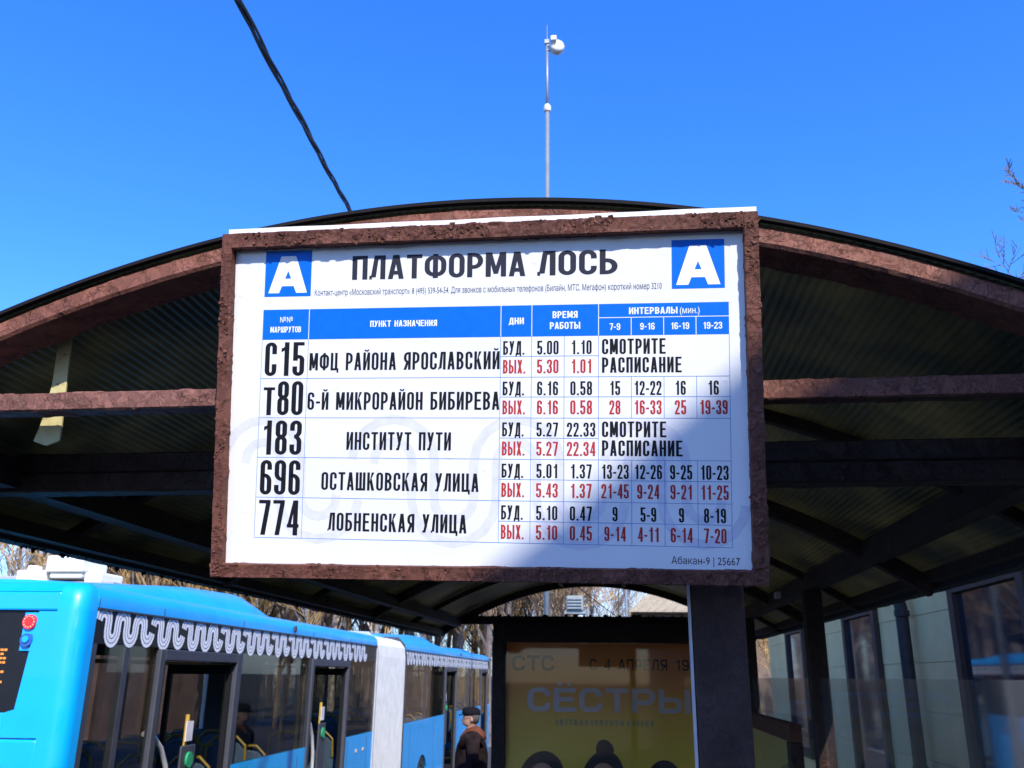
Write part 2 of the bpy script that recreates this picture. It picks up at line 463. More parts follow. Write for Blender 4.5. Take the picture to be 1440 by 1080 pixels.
# long beams
def barY(x0, x1, z0, z1, y0, y1, name, mat, wav=0, label=None):
    m = MB(); n = 160; rings = []
    for i in range(n+1):
        y = y0+(y1-y0)*i/n; j = wav*(noise.noise(Vector((y*9, 3, x0)))+.6*noise.noise(Vector((y*33, 1, x0))))
        rings.append([(x0, y, z0+j), (x1, y, z0+j), (x1, y, z1), (x0, y, z1)])
    m.loft(rings); return shb(m).build(name, mat, shelter, label=label)
barY(1.06, 1.14, 2.435, 2.53, 1.80, 9.49, 'side_beam', PAINT_SHADED)
barY(-1.74, -1.66, 2.43, 2.51, 1.80, 9.49, 'side_beam', PAINT_SHADED)
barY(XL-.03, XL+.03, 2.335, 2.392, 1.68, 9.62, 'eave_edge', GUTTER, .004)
barY(XL+.034, XL+.09, 2.35, 2.395, 1.80, 9.49, 'eave_beam', PAINT_SHADED)
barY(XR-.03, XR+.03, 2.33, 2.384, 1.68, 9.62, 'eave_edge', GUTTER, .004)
barY(XR-.09, XR-.034, 2.35, 2.40, 1.80, 9.49, 'eave_beam', PAINT_SHADED)
barY(-.62, -.58, az(-.6)-.075, az(-.6)-.02, 1.80, 9.49, 'roof_purlin', PAINT_SHADED)
barY(.02, .06, az(.04)-.075, az(.04)-.02, 1.80, 9.49, 'roof_purlin', PAINT_SHADED)
# moss and debris hanging raggedly below the left eave
m = MB()
for i in range(420):
    y = random.uniform(1.8, 9.5); s = random.uniform(.003, .011)*(1 if random.random() < .88 else 2)
    x = XL+random.uniform(-.028, .028)
    m.add([(x-s*.5, y-s*.6, 2.34), (x+s*.5, y+s*.4, 2.34), (x, y+s*.6, 2.34), (x+random.uniform(-.4, .4)*s, y, 2.336-s)], [(0,1,3),(1,2,3),(2,0,3),(0,2,1)])
shb(m).build('eave_moss', RUBBER, shelter)['kind'] = 'stuff'
# hanging torn sheet on the left, sunlit
fl = [(-1.715, 3.06), (-1.655, 3.06), (-1.668, 2.93), (-1.660, 2.80), (-1.654, 2.70), (-1.648, 2.60), (-1.690, 2.585), (-1.733, 2.600), (-1.722, 2.64), (-1.712, 2.70), (-1.706, 2.78)]
# posts
for y in (9.26, 8.16, 5.42):
    m = MB(); m.box(1.045, 1.145, y-.05, y+.05, PZ, 2.433)
    shb(m).build('post', PAINT_SHADED, shelter, bevel=.008)
# central pillar right behind the sign
m = MB(); m.box(.136, .238, 1.80, 1.90, PZ, az(.18)-.055)
shb(m).build('pillar', PAINT_PILLAR, shelter, bevel=.006)
m = MB(); m.box(.130, .1355, 1.802, 1.812, PZ, 2.47); shb(m).build('pillar_edge', PALE_EDGE, shelter)
# bracket on the side beam
m = MB(); m.box(1.03, 1.058, 6.20, 6.30, 2.46, 2.50); shb(m).build('bracket', PALE_EDGE, shelter)
# glass panes and rails of the side wall
for y0, y1 in ((5.48, 8.10), (1.90, 5.36)):
    m = MB(); m.box(1.09, 1.098, y0, y1, .25, 1.955); shb(m).build('glass_pane', SHGLASS, shelter)
    m = MB(); m.box(1.07, 1.12, y0, y1, .17, .245); shb(m).build('lower_rail', PAINT_SHADED, shelter)
# bench inside
for i in range(4):
    m = MB(); m.box(.62+i*.1, .70+i*.1, 5.6, 7.9, .25, .285); shb(m).build('bench_slat', PAINT_SHADED, shelter)
for y in (5.8, 7.7):
    m = MB(); m.box(.66, .98, y, y+.05, PZ, .248); shb(m).build('bench_leg', PAINT_SHADED, shelter)
# feet of the roof on the left: slender column near the far end stands above

fl = [(x*.7625, 1.95+(z-1.95)*.7625) for x, z in fl]
flap = MB(); flap.prism(fl, 'y', 1.826, 1.832)
fo = flap.build('hanging_sheet', YEL, None, bevel=.001)
tag(fo, 'torn yellow plastic strip hanging under the left side of the shelter roof', 'torn strip')

# ------------------------------------------------------------------ lettering
def sround(path, S, B, rad, n=5):
    """constant-ish stroke along an axis-aligned path, rounded corners -> quad strip"""
    pts = []
    m = len(path)
    closed = path[0] == path[-1]
    def unit(a, b):
        dx, dy = b[0]-a[0], b[1]-a[1]; L = math.hypot(dx, dy) or 1; return dx/L, dy/L
    for i, p in enumerate(path):
        if i == 0 or i == m-1:
            d = unit(path[0], path[1]) if i == 0 else unit(path[-2], path[-1])
            pts.append((p, (-d[1], d[0])))
            continue
        d0 = unit(path[i-1], p); d1 = unit(p, path[i+1])
        la = math.hypot(p[0]-path[i-1][0], p[1]-path[i-1][1]); lb = math.hypot(path[i+1][0]-p[0], path[i+1][1]-p[1])
        if i-1 > 0: la /= 2
        if i+1 < m-1: lb /= 2
        r = min(rad, la, lb)
        if r < 1e-4:
            nn = (-(d0[1]+d1[1]), d0[0]+d1[0]); pts.append((p, nn)); continue
        a = (p[0]-d0[0]*r, p[1]-d0[1]*r); n0 = (-d0[1], d0[0]); n1 = (-d1[1], d1[0])
        cr = d0[0]*d1[1]-d0[1]*d1[0]; sg = 1 if cr > 0 else -1
        c = (a[0]+n0[0]*r*sg, a[1]+n0[1]*r*sg)
        a0 = math.atan2(a[1]-c[1], a[0]-c[0])
        for j in range(n+1):
            t = a0+sg*(math.pi/2)*j/n
            q = (c[0]+math.cos(t)*r, c[1]+math.sin(t)*r)
            pts.append((q, (-sg*math.cos(t), -sg*math.sin(t))))
    L = [(p[0]+nn[0]*S/2, p[1]+nn[1]*B/2) for p, nn in pts]
    Rr = [(p[0]-nn[0]*S/2, p[1]-nn[1]*B/2) for p, nn in pts]
    return [[L[i], Rr[i], Rr[i+1], L[i+1]] for i in range(len(pts)-1)]

def glyph(ch, w, S, B):
    """polygons (cap height 1) and advance width"""
    l, r, t, b, m = S/2, w-S/2, 1-B/2, B/2, .5
    Rd = min(.24, w*.46)
    P = []
    def s(path, S_=S, B_=B, rad=Rd): P.append(sround(path, S_, B_, rad))
    def V(x, y0=0, y1=1): P.append([[(x-S/2, y0), (x+S/2, y0), (x+S/2, y1), (x-S/2, y1)]])
    def H(y, x0, x1): P.append([[(x0, y-B/2), (x1, y-B/2), (x1, y+B/2), (x0, y+B/2)]])
    def D(x0, y0, x1, y1, k=1.0): P.append([[(x0-S*k/2, y0), (x0+S*k/2, y0), (x1+S*k/2, y1), (x1-S*k/2, y1)]])
    adv = w
    if ch in 'ОO0': s([(l, m), (l, t), (r, t), (r, b), (l, b), (l, m)])
    elif ch in 'СC': s([(r, .65), (r, t), (l, t), (l, b), (r, b), (r, .35)])
    elif ch == '1':
        V(w*.62); P.append([[(w*.16, .70), (w*.62, .80), (w*.62, .97), (w*.50, .93), (w*.36, .84), (w*.16, .82)]]); adv = w*.62+S/2+w*.08
    elif ch == '2': s([(l, .68), (l, t), (r, t), (r, .58)]); P.append([[(r-S/2, .60), (r+S/2, .60), (l+S*.55, B*.9), (l-S/2, B*.9)]]); H(b, 0, w)
    elif ch == '3': s([(l, .70), (l, t), (r, t), (r, .53), (w*.36, .53)]); s([(w*.36, .53), (r, .53), (r, b), (l, b), (l, .30)])
    elif ch == '4': V(w*.72); H(.27, 0, w*1.02); P.append([[(0, .27-B/2), (S*.9, .27+B/2), (w*.72, 1), (w*.72-S*.55, 1)]])
    elif ch == '5': H(t, l*.6, w*.97); V(l+.01, .45, 1); s([(l+.01, .46), (l+.01, .57), (r, .57), (r, b), (l, b), (l, .28)])
    elif ch == '6': s([(r, .72), (r, t), (l, t), (l, b), (r, b), (r, .56), (l, .56)])
    elif ch == '9': s([(l, .28), (l, b), (r, b), (r, t), (l, t), (l, .44), (r, .44)])
    elif ch == '7': H(t, 0, w); D(w*.40, 0, r, 1-B*.9)
    elif ch == '8': s([(l+.005, .75), (l+.005, t), (r-.005, t), (r-.005, .53), (l+.005, .53), (l+.005, .75)]); s([(l, .28), (l, .50), (r, .50), (r, b), (l, b), (l, .28)])
    elif ch == '-': P.append([[(0, .36), (w*.62, .36), (w*.62, .36+B), (0, .36+B)]]); adv = w*.62
    elif ch == '.': P.append([[(0, 0), (S, 0), (S, B*1.1), (0, B*1.1)]]); adv = S
    elif ch == ':': P.append([[(0, .08), (S, .08), (S, .08+B*1.1), (0, .08+B*1.1)]]); P.append([[(0, .55), (S, .55), (S, .55+B*1.1), (0, .55+B*1.1)]]); adv = S
    elif ch in 'Тт': 
        V(w*.5); H(t, 0, w)
        if ch == 'т': P[:] = [[[(x, y*.82) for x, y in q] for q in pp] for pp in P]
    elif ch == 'П': V(l); V(r); H(t, l, r)
    elif ch == 'Л': V(r); H(t, w*.28, r); s([(-.02*1, b), (w*.13, b), (w*.25, t)][:2] , rad=0); P.append([[(w*.06, B*.5), (w*.06+S, B*.6), (w*.26+S*.9, 1-B*.5), (w*.26, 1-B*.5)]])
    elif ch == 'Н': V(l); V(r); H(.5, l, r)
    elif ch in 'ИЙ':
        V(l); V(r); P.append([[(S*.6, .10), (S*1.1, .10), (w-S*.6, .90), (w-S*1.1, .90)]])
        if ch == 'Й': s([(w*.27, 1.17), (w*.27, 1.09), (w*.73, 1.09), (w*.73, 1.17)], S*.6, B*.6, .1)
    elif ch in 'ЕЁ':
        V(l); H(t, l, w*.95); H(.52, l, w*.86); H(b, l, w*.97); adv = w*.97
        if ch == 'Ё': P.append([[(w*.18, 1.09), (w*.36, 1.09), (w*.36, 1.23), (w*.18, 1.23)]]); P.append([[(w*.58, 1.09), (w*.76, 1.09), (w*.76, 1.23), (w*.58, 1.23)]])
    elif ch == 'Р': V(l); s([(l, t), (r, t), (r, .42), (l, .42)])
    elif ch == 'В': V(l); s([(l, t), (r-.01, t), (r-.01, .53), (l, .53)]); s([(l, .52), (r, .52), (r, b), (l, b)])
    elif ch == 'Б': V(l); H(t, l, w*.93); s([(l, .56), (r, .56), (r, b), (l, b)])
    elif ch == 'Ь': V(l); s([(l, .56), (r, .56), (r, b), (l, b)])
    elif ch == 'Ы': V(l); s([(l, .56), (r, .56), (r, b), (l, b)]); V(w+S*.9); adv = w+S*1.4
    elif ch == 'А':
        W_ = w*1.04; D(S/2, 0, W_/2-S*.12, 1, .96); D(W_-S/2, 0, W_/2+S*.12, 1, .96); H(.26, W_*.25, W_*.75); adv = W_
    elif ch == 'Д':
        W_ = w*1.12; H(b, 0, W_); V(W_*.80, B, 1); H(t, W_*.32, W_*.80)
        P.append([[(W_*.12, B*.8), (W_*.12+S, B*.8), (W_*.28+S, 1-B*.6), (W_*.28, 1-B*.6)]])
        P.append([[(0, -.13), (S*.7, -.13), (S*.7, b), (0, b)]]); P.append([[(W_-S*.7, -.13), (W_, -.13), (W_, b), (W_-S*.7, b)]]); adv = W_
    elif ch == 'М':
        W_ = w*1.28; V(l); V(W_-l); D(W_/2, .12, S*.75, 1, .85); D(W_/2, .12, W_-S*.75, 1, .85); adv = W_
    elif ch == 'К': V(l); P.append([[(S*.9, .40), (S*1.5, .62), (w*1.02, 1), (w*1.02-S*1.05, 1)]]); P.append([[(w*1.06-S*1.1, 0), (w*1.06, 0), (S*1.75, .66), (S*.95, .50)]]); adv = w*1.06
    elif ch == 'У': D(w*.28, 0, w-S*.5, 1, .95); P.append([[(w*.5-S*.35, .28), (w*.5+S*.5, .30), (S*1.02, 1), (0, 1)]]); H(b, w*.02, w*.30)
    elif ch == 'Ф':
        W_ = w*1.38; x0 = l; x1 = W_-l; V(W_/2); s([(x0, m), (x0, .86), (x1, .86), (x1, .15), (x0, .15), (x0, m)]); adv = W_
    elif ch == 'Х': D(S*.5, 0, w-S*.5, 1); D(w-S*.5, 0, S*.5, 1)
    elif ch == 'Ц': V(l); V(r); H(b, l, w+S*.45); P.append([[(w-S*.25, -.14), (w+S*.45, -.14), (w+S*.45, b), (w-S*.25, b)]]); adv = w+S*.3
    elif ch == 'Ч': V(r); s([(l, 1), (l, .42), (r, .42)])
    elif ch == 'Ш': W_ = w*1.42; V(l); V(W_/2); V(W_-l); H(b, l, W_-l); adv = W_
    elif ch == 'З': s([(l, .72), (l, t), (r, t), (r, .53), (w*.36, .53)]); s([(w*.36, .53), (r, .53), (r, b), (l, b), (l, .28)])
    elif ch == 'Я': V(r); s([(r, t), (l, t), (l, .45), (r, .45)]); P.append([[(-.01, 0), (S, 0), (w-S*.7, .46), (w-S*1.7, .46)]])
    elif ch == ' ': adv = w*.62
    return P, adv
def string_polys(txt, x0, x1, base, cap, w=.40, S=.145, B=.125, gap=.085):
    """fit a string between x0 and x1: letter widths scale, stems follow"""
    tot = sum(glyph(c, w, S, B)[1] for c in txt)+gap*(len(txt)-1)
    k = (x1-x0)/cap/tot
    out = []; x = x0
    for c in txt:
        P, adv = glyph(c, w, S, B)
        for i, grp in enumerate(P):
            for q in grp: out.append(([(x+px*k*cap, base+py*cap) for px, py in q], i))
        x += (adv+gap)*k*cap
    return out
def width_of(txt, cap, w=.40, S=.145, B=.125, gap=.085):
    return (sum(glyph(c, w, S, B)[1] for c in txt)+gap*(len(txt)-1))*cap
class Print:
    """flat print: polygons in (s,t) mapped to a plane; layers a hair apart"""
    def __init__(s, mapf): s.mb = MB(); s.map = mapf
    def polys(s, lst, lift=0):
        for q, i in lst: s.mb.add([s.map(x, y, lift+i*5e-5) for x, y in q], [tuple(range(len(q)))])
        return s
    def rect(s, x0, x1, y0, y1, lift=0): return s.polys([([(x0, y0), (x1, y0), (x1, y1), (x0, y1)], 0)], lift)
class PrintEach:
    """like Print, every string a part of its own"""
    def __init__(s, mapf, name, mat, parent): s.map = mapf; s.a = (name, mat, parent)
    def raw(s, vs, fs): m = MB(); m.add(vs, fs); return m.build(*s.a)
    def polys(s, lst, lift=0):
        m = MB()
        for q, i in lst: m.add([s.map(x, y, lift+i*9e-5) for x, y in q], [tuple(range(len(q)))])
        m.build(*s.a); return s
    def rect(s, x0, x1, y0, y1, lift=0): return s.polys([([(x0, y0), (x1, y0), (x1, y1), (x0, y1)], 0)], lift)
def bfont(pr, txt, x0, x1, base, cap, offset=0.0, lift=0, res=3):
    c = bpy.data.curves.new('tmp', 'FONT'); c.body = txt; c.size = 1; c.resolution_u = res; c.fill_mode = 'NONE'
    o = bpy.data.objects.new('tmp', c); COL.objects.link(o); bpy.context.view_layer.update()
    me = o.to_mesh(); co = [v.co.to_2d() for v in me.vertices]; nb_ = [[] for _ in co]
    for e in me.edges: a, b = e.vertices; nb_[a].append(b); nb_[b].append(a)
    o.to_mesh_clear(); bpy.data.objects.remove(o); bpy.data.curves.remove(c)
    seen = [False]*len(co); loops = []
    for a in range(len(co)):
        if seen[a] or len(nb_[a]) != 2: continue
        lp = [a]; seen[a] = True; prv, cur = a, (a+1 if a+1 in nb_[a] else nb_[a][0])
        while cur != a and not seen[cur]:
            lp.append(cur); seen[cur] = True
            nx = [q for q in nb_[cur] if q != prv]; prv, cur = cur, (nx[0] if nx else a)
        if len(lp) > 2: loops.append(lp)
    bx = [(min(co[q].x for q in lp), max(co[q].x for q in lp)) for lp in loops]
    eds = [(lp[q-1], lp[q]) for lp in loops for q in range(len(lp))]
    vs, _e, fs_, _vo, _eo, _fo = delaunay_2d_cdt(co, eds, [], 0, 1e-6)
    def winding(p):
        w = 0
        for lp, (a_, b_) in zip(loops, bx):
            if not a_ < p.x < b_: continue
            for q in range(len(lp)):
                a, b = co[lp[q-1]], co[lp[q]]
                if (a.y <= p.y) != (b.y <= p.y) and p.x < (b.x-a.x)*(p.y-a.y)/(b.y-a.y)+a.x: w += 1 if b.y > a.y else -1
        return w
    fs = [tuple(f_) for f_ in fs_ if winding((vs[f_[0]]+vs[f_[1]]+vs[f_[2]])/3)]
    xa = min(v.x for v in vs); xb = max(v.x for v in vs); kx = (x1-x0)/(xb-xa); ky = cap/.729
    pr.raw([pr.map(x0+(v.x-xa)*kx, base+v.y*ky, lift) for v in vs], fs)

# ------------------------------------------------------------------ the route sign
SM = Matrix(((.99945263, .03057587, .01263174), (-.02730782, .9780225, -.20670334), (-.01867426, .20624525, .97832212)))
SCc = Vector((-.25685015, 1.6, 2.44973742))
HH = .3387
sign = bpy.data.objects.new('route_sign', None); COL.objects.link(sign)
sm4 = SM.to_4x4(); sm4.translation = SCc + SM @ Vector((0, 0, -HH)); sign.matrix_world = sm4
sign.empty_display_size = .2
tag(sign, 'white and blue bus timetable board in a flaking brown frame hung under the shelter arch', 'route sign')
def frame_bar(x0, x1, z0, z1, horiz, seed):
    """flaking painted frame bar in sign coordinates; y from -.021 (front) to .012"""
    y0, y1 = -.021, .012; L = (x1-x0) if horiz else (z1-z0); a0, a1 = (z0, z1) if horiz else (x0, x1)
    n = int(L/.0026); ds = []
    for p, q, cnt in (((0,0),(1,0),6), ((1,0),(1,1),7), ((1,1),(0,1),6), ((0,1),(0,0),7)):
        for j in range(cnt):
            tt = .03+.94*j/(cnt-1) if True else 0; ds.append((p[0]+(q[0]-p[0])*tt, p[1]+(q[1]-p[1])*tt))
    rings = []
    for i in range(n+1):
        l = L*i/n; ring = []
        for (u, w) in ds:
            yy = y0+(y1-y0)*(1-w) if False else y0+(y1-y0)*w; aa = a0+(a1-a0)*u
            du, dw = u-.5, w-.5
            q = Vector((l*60+seed*9, aa*80, yy*80))
            z1n = noise.noise(Vector((l*16+seed*5, aa*18, yy*18)))
            cell = noise.cell(Vector((l*95+noise.noise(q*.7)*1.3+seed, aa*95+noise.noise(q*.7+Vector((5, 0, 0)))*1.3, yy*70)))
            h = noise.noise(q)*.0006+noise.noise(q*2.7)*.0004
            if z1n > -.12: h += (cell-.35)*.0017*min(1, (z1n+.12)*4)
            ed = max(abs(du), abs(dw)) - min(abs(du), abs(dw))
            if ed < .1 and noise.noise(Vector((l*28+seed*3, aa*10, yy*10))) > .05: h -= .0013*(1-ed/.1)
            k_ = 1 if min(l, L-l) > .001 else 0
            if abs(du) > abs(dw): aa += math.copysign(h*k_, du)
            else: yy += math.copysign(h*k_, dw)
            if horiz: ring.append((x0+l, yy, aa+HH))
            else: ring.append((aa, yy, z0+l+HH))
        rings.append(ring)
    m = MB(); m.loft(rings); return m.build('frame_bar', PAINT, sign)
frame_bar(-.5227, -.5025, -.3387, .3387, False, 1)
frame_bar(.4975, .5227, -.3387, .3387, False, 2)
frame_bar(-.5022, .4972, .3090, .3387, True, 3)
frame_bar(-.5022, .4972, -.3387, -.3135, True, 4)
# curled flakes of old paint standing off the frame
m = MB(); rf_ = random.Random(3)
for i in range(420):
    side_ = rf_.choice('TTTLLRRB'); L = rf_.uniform(.003, .009)*(1 if rf_.random() < .85 else 1.7)
    if side_ in 'TB': cx, cz = rf_.uniform(-.515, .515), (rf_.uniform(.311, .337) if side_ == 'T' else rf_.uniform(-.337, -.315))
    else: cx, cz = (rf_.uniform(-.521, -.504) if side_ == 'L' else rf_.uniform(.499, .521)), rf_.uniform(-.33, .33)
    if noise.noise(Vector((cx*7, cz*7, 4))) < -.05: continue
    a = rf_.uniform(0, 6.28); n_ = 5; ring = [(cx, -.0212, cz+HH)]
    for j in range(n_):
        t = a+j*1.25; r0 = L*rf_.uniform(.35, .8); ring.append((cx+r0*math.cos(t), -.0222-(.0026*max(0, math.cos(t-a)))*rf_.uniform(.6, 1.2), cz+r0*math.sin(t)+HH))
    m.add(ring, [(0, j+1, (j+1) % n_+1) for j in range(n_)])
fk = m.build('paint_flake', PAINT, sign); fk['kind'] = 'stuff'
m = MB(); m.box(-.5020, .4970, .0, .014, HH-.3133, HH+.3088)
m.build('board', BOARD, sign)
rings = []
for i in range(61):
    x = -.515+1.037*i/60; j = .0012*noise.noise(Vector((x*9, 0, 0)))
    rings.append([(x, -.008, HH+.3392), (x, .03, HH+.3392), (x, .03, HH+.3515+j), (x, -.008, HH+.3515+j)])
m = MB(); m.loft(rings); m.build('top_strip', WHITE, sign, label='white foam strip along the top of the frame')
cr, sr = math.cos(-.0118), math.sin(-.0118)
def smap(s, t, lift=0):
    """print coordinates (from the table's top left corner) -> sign-local"""
    x = -.4396+s*cr-t*sr; z = .1856+s*sr+t*cr
    return (x, -.00012-lift*.35, z+HH)
def snakes(pr, x0, n, r, zc, amp, widths, lift, wid, ampf=None, tilt=0):
    """rows of concentric meander strokes"""
    per = 4*r
    path = []; x = x0
    for i in range(n):
        a = amp if ampf is None else amp*ampf(i)
        for top in (1, -1):
            cz = zc+top*a
            for j in range(9):
                th = math.pi - math.pi*j/8
                path.append((x+r+r*math.cos(th), cz+top*r*math.sin(th)))
            x += 2*r
    nrm = []
    for i, p in enumerate(path):
        a = path[max(i-1, 0)]; b = path[min(i+1, len(path)-1)]
        d = Vector((b[0]-a[0], b[1]-a[1])).normalized(); nrm.append((-d.y, d.x))
    for w in widths:
        for i in range(len(path)-1):
            q = []
            for p, nn, sg in ((path[i], nrm[i], 1), (path[i], nrm[i], -1), (path[i+1], nrm[i+1], -1), (path[i+1], nrm[i+1], 1)):
                o = w+sg*wid/2; q.append((p[0]+nn[0]*o, p[1]+nn[1]*o))
            pr.polys([(q, 0)], lift)
# watermark meanders
for x0_, n_, r_o in ((-.046, 1, .058), (.215, 2, .060), (.700, 1, .053)):
    for w_o in (-.022, .022):
        pr = Print(smap); snakes(pr, x0_, n_, r_o, -.335, .035, (w_o,), .0001, .018); pr.mb.build('ornament', INK_PALE, sign)
TW = .908
cols = [0, .0963, .4815, .5412, .6034, .668, .729, .789, .8482, TW]
RH = .0777; H0 = -.0606
# header band
pr = Print(smap); pr.rect(0, TW, H0, 0, .0003); pr.mb.build('header_band', INK_BLUE, sign)
pr = PrintEach(smap, 'header_line', INK_WHITE, sign); g = .0006
for c in cols[1:4]+[cols[5]]: pr.rect(c-g, c+g, H0+.0002, -.0002, .0005)
for c in cols[6:9]: pr.rect(c-g, c+g, H0+.0002, -.0272, .0005)
pr.rect(cols[5]+g*1.2, TW, -.0270, -.0258, .0005)
# grid
pr = PrintEach(smap, 'table_line', INK_LINE, sign); g = .00045
bot = H0-5*RH
for c in (0, cols[1], cols[2], cols[3], cols[5], TW): pr.rect(c-g, c+g, bot, H0, .0004)
pr.rect(cols[4]-g, cols[4]+g, bot, H0, .0004)
for i in range(5):
    y = H0-(i+1)*RH; pr.rect(g, TW, y-g, y+g, .00046)
    pr.rect(cols[2]+g, cols[5] if i in (0, 2) else TW, y+RH/2-g+.001, y+RH/2+g+.001, .00046)
    if i not in (0, 2):
        for c in cols[6:9]: pr.rect(c-g, c+g, y+g, y+RH-g, .0005)
# header words
pr = PrintEach(smap, 'header_lettering', INK_WHITE, sign)
def cen(pr, txt, c0, c1, base, cap, wd=None, lift=.0007, **k):
    w_ = wd or width_of(txt, cap, **k); m_ = (c0+c1)/2
    pr.polys(string_polys(txt, m_-w_/2, m_+w_/2, base, cap, **k), lift)
hk = dict(w=.52, S=.17, B=.15, gap=.10)
bfont(pr, '№№', .036, .062, -.026, .011, .012, .0007)
cen(pr, 'МАРШРУТОВ', 0, cols[1], -.0462, .0118, .064, **hk)
cen(pr, 'ПУНКТ НАЗНАЧЕНИЯ', cols[1], cols[2], -.0375, .0122, .134, **hk)
cen(pr, 'ДНИ', cols[2], cols[3], -.0365, .0128, .029, **hk)
cen(pr, 'ВРЕМЯ', cols[3], cols[5], -.0258, .0132, .0475, **hk)
cen(pr, 'РАБОТЫ', cols[3], cols[5], -.0468, .0132, .0575, **hk)
x = .725; cen(pr, 'ИНТЕРВАЛЫ', x, x+.0895, -.0205, .0128, .0895, **hk)
bfont(pr, '(мин.)', .819, .855, -.0205, .0128, .018, .0007)
for i, s in enumerate(('7-9', '9-16', '16-19', '19-23')): cen(pr, s, cols[5+i], cols[6+i], -.0502, .0128, **dict(w=.52, S=.16, B=.14, gap=.10))
# title, contact line
pr = PrintEach(smap, 'title_lettering', INK_TITLE, sign)
pr.polys(string_polys('ПЛАТФОРМА', .182, .528, .0572, .0480, w=.56, S=.185, B=.155, gap=.09), .0007)
pr.polys(string_polys('ЛОСЬ', .552, .704, .0572, .0480, w=.56, S=.185, B=.155, gap=.09), .0007)
pr = PrintEach(smap, 'small_lettering', INK_GREY, sign)
bfont(pr, 'Контакт-центр «Московский транспорт»: 8 (495) 539-54-54. Для звонков с мобильных телефонов (Билайн, МТС, Мегафон) короткий номер 3210', .106, .786, .0268, .0125, .004, .0007, 2)
bfont(pr, 'Абакан-9 | 25667', .800, .921, -.4800, .0138, 0, .0007)
# badges
for x0 in (.0005, .8045):
    pr = Print(smap); pr.rect(x0, x0+.097, .0262, .1195, .0003)
    b_ = pr.mb.build('letter_badge', INK_BLUE, sign)
    pr = Print(smap); a, b, y0, y1 = x0+.008, x0+.089, .0335, .1085; mx = (a+b)/2; sw = .0225
    pr.polys([([(a, y0), (a+sw, y0), (mx+.012, y1), (mx-.0155, y1)], 0), ([(b-sw, y0), (b, y0), (mx+.0155, y1), (mx-.012, y1)], 1),
              ([(a+.020, y0+.0140), (b-.020, y0+.0140), (b-.026, y0+.0290), (a+.026, y0+.0290)], 2)], .0007)
    pr.mb.build('letter_a', INK_WHITE, b_)
rows = [('С15', 'МФЦ РАЙОНА ЯРОСЛАВСКИЙ', .100, .4800, '5.00 1.10', '5.30 1.01', None, None),
        ('т80', '6-Й МИКРОРАЙОН БИБИРЕВА', .099, .4805, '6.16 0.58', '6.16 0.58', '15 12-22 16 16', '28 16-33 25 19-39'),
        ('183', 'ИНСТИТУТ ПУТИ', .181, .388, '5.27 22.33', '5.27 22.34', None, None),
        ('696', 'ОСТАШКОВСКАЯ УЛИЦА', .133, .443, '5.01 1.37', '5.43 1.37', '13-23 12-26 9-25 10-23', '21-45 9-24 9-21 11-25'),
        ('774', 'ЛОБНЕНСКАЯ УЛИЦА', .149, .421, '5.10 0.47', '5.10 0.45', '9 5-9 9 8-19', '9-14 4-11 6-14 7-20')]
prb, prr, prn = (PrintEach(smap, n_, m_, sign) for n_, m_ in (('lettering', INK_BLACK), ('red_lettering', INK_RED), ('number_lettering', INK_BLACK)))
ck = dict(w=.375, S=.148, B=.118, gap=.095)
for i, (num, dest, d0, d1, t1, t2, i1, i2) in enumerate(rows):
    y = H0-i*RH
    prn.polys(string_polys(num, .0075, .0895, y-.0725, .0672, w=.36, S=.145, B=.10, gap=.085), .0007)
    prb.polys(string_polys(dest, d0, d1, y-.0620, .0345, w=.40, S=.150, B=.115, gap=.10), .0007)
    prb.polys(string_polys('БУД.', .4865, .5275, y-.0345, .0262, **ck), .0007)
    prr.polys(string_polys('ВЫХ.', .4865, .5295, y-.0705, .0262, **ck), .0007)
    for p_, s_, b_ in ((prb, t1, -.0345), (prr, t2, -.0705)):
        for j, q in enumerate(s_.split()): cen(p_, q, cols[3+j], cols[4+j], y+b_, .0262, **ck)
    if i1:
        for p_, s_, b_ in ((prb, i1, -.0345), (prr, i2, -.0705)):
            for j, q in enumerate(s_.split()): cen(p_, q, cols[5+j], cols[6+j], y+b_, .0262, **dict(w=.35, S=.142, B=.118, gap=.085))
    else:
        prb.polys(string_polys('СМОТРИТЕ', .6745, .7925, y-.0352, .0290, **ck), .0007)
        prb.polys(string_polys('РАСПИСАНИЕ', .6745, .8215, y-.0702, .0290, **ck), .0007)

# ------------------------------------------------------------------ poster case at the far end
pc = empty('poster_case', (-.14, 9.42, PZ), 'tall dark advertising case with an orange and yellow poster at the far end of shelter', 'poster case')
Po = Vector((-.14, 9.42, PZ))
def pcb(mb, name, mat, par=None, **k):
    mb.v = [(x-Po.x, y-Po.y, z-Po.z) for x, y, z in mb.v]; return mb.build(name, mat, par or pc, **k)
for x0, x1 in ((-1.30, -1.17), (.90, 1.02)): pcb(MB().box(x0, x1, 9.34, 9.47, PZ, 2.455), 'frame_side', PAINT_SHADED, bevel=.006)
pcb(MB().box(-1.168, .898, 9.34, 9.47, 2.275, 2.455), 'frame_top', PAINT_SHADED, bevel=.006)
pcb(MB().box(-1.168, .898, 9.34, 9.47, .22, .34), 'frame_bottom', PAINT_SHADED, bevel=.006)
pcb(MB().box(-1.168, .898, 9.455, 9.468, .34, 2.274), 'back_panel', INTER)
k = NT('poster_gradient'); tc = k.n('TexCoord'); sx = k.n('SeparateXYZ'); k.l(tc.outputs['Object'], sx.inputs[0])
mr = k.n('MapRange'); mr.inputs[1].default_value = 1.2; mr.inputs[2].default_value = 2.5; k.l(sx.outputs[2], mr.inputs[0])
k.l(k.ramp(mr.outputs[0], [(0, (.86, .60, .03)), (.40, (.92, .50, .03)), (.66, (.92, .32, .03)), (1, (.90, .24, .04))]), k.p.inputs['Base Color'])
k.p.inputs['Roughness'].default_value = .5
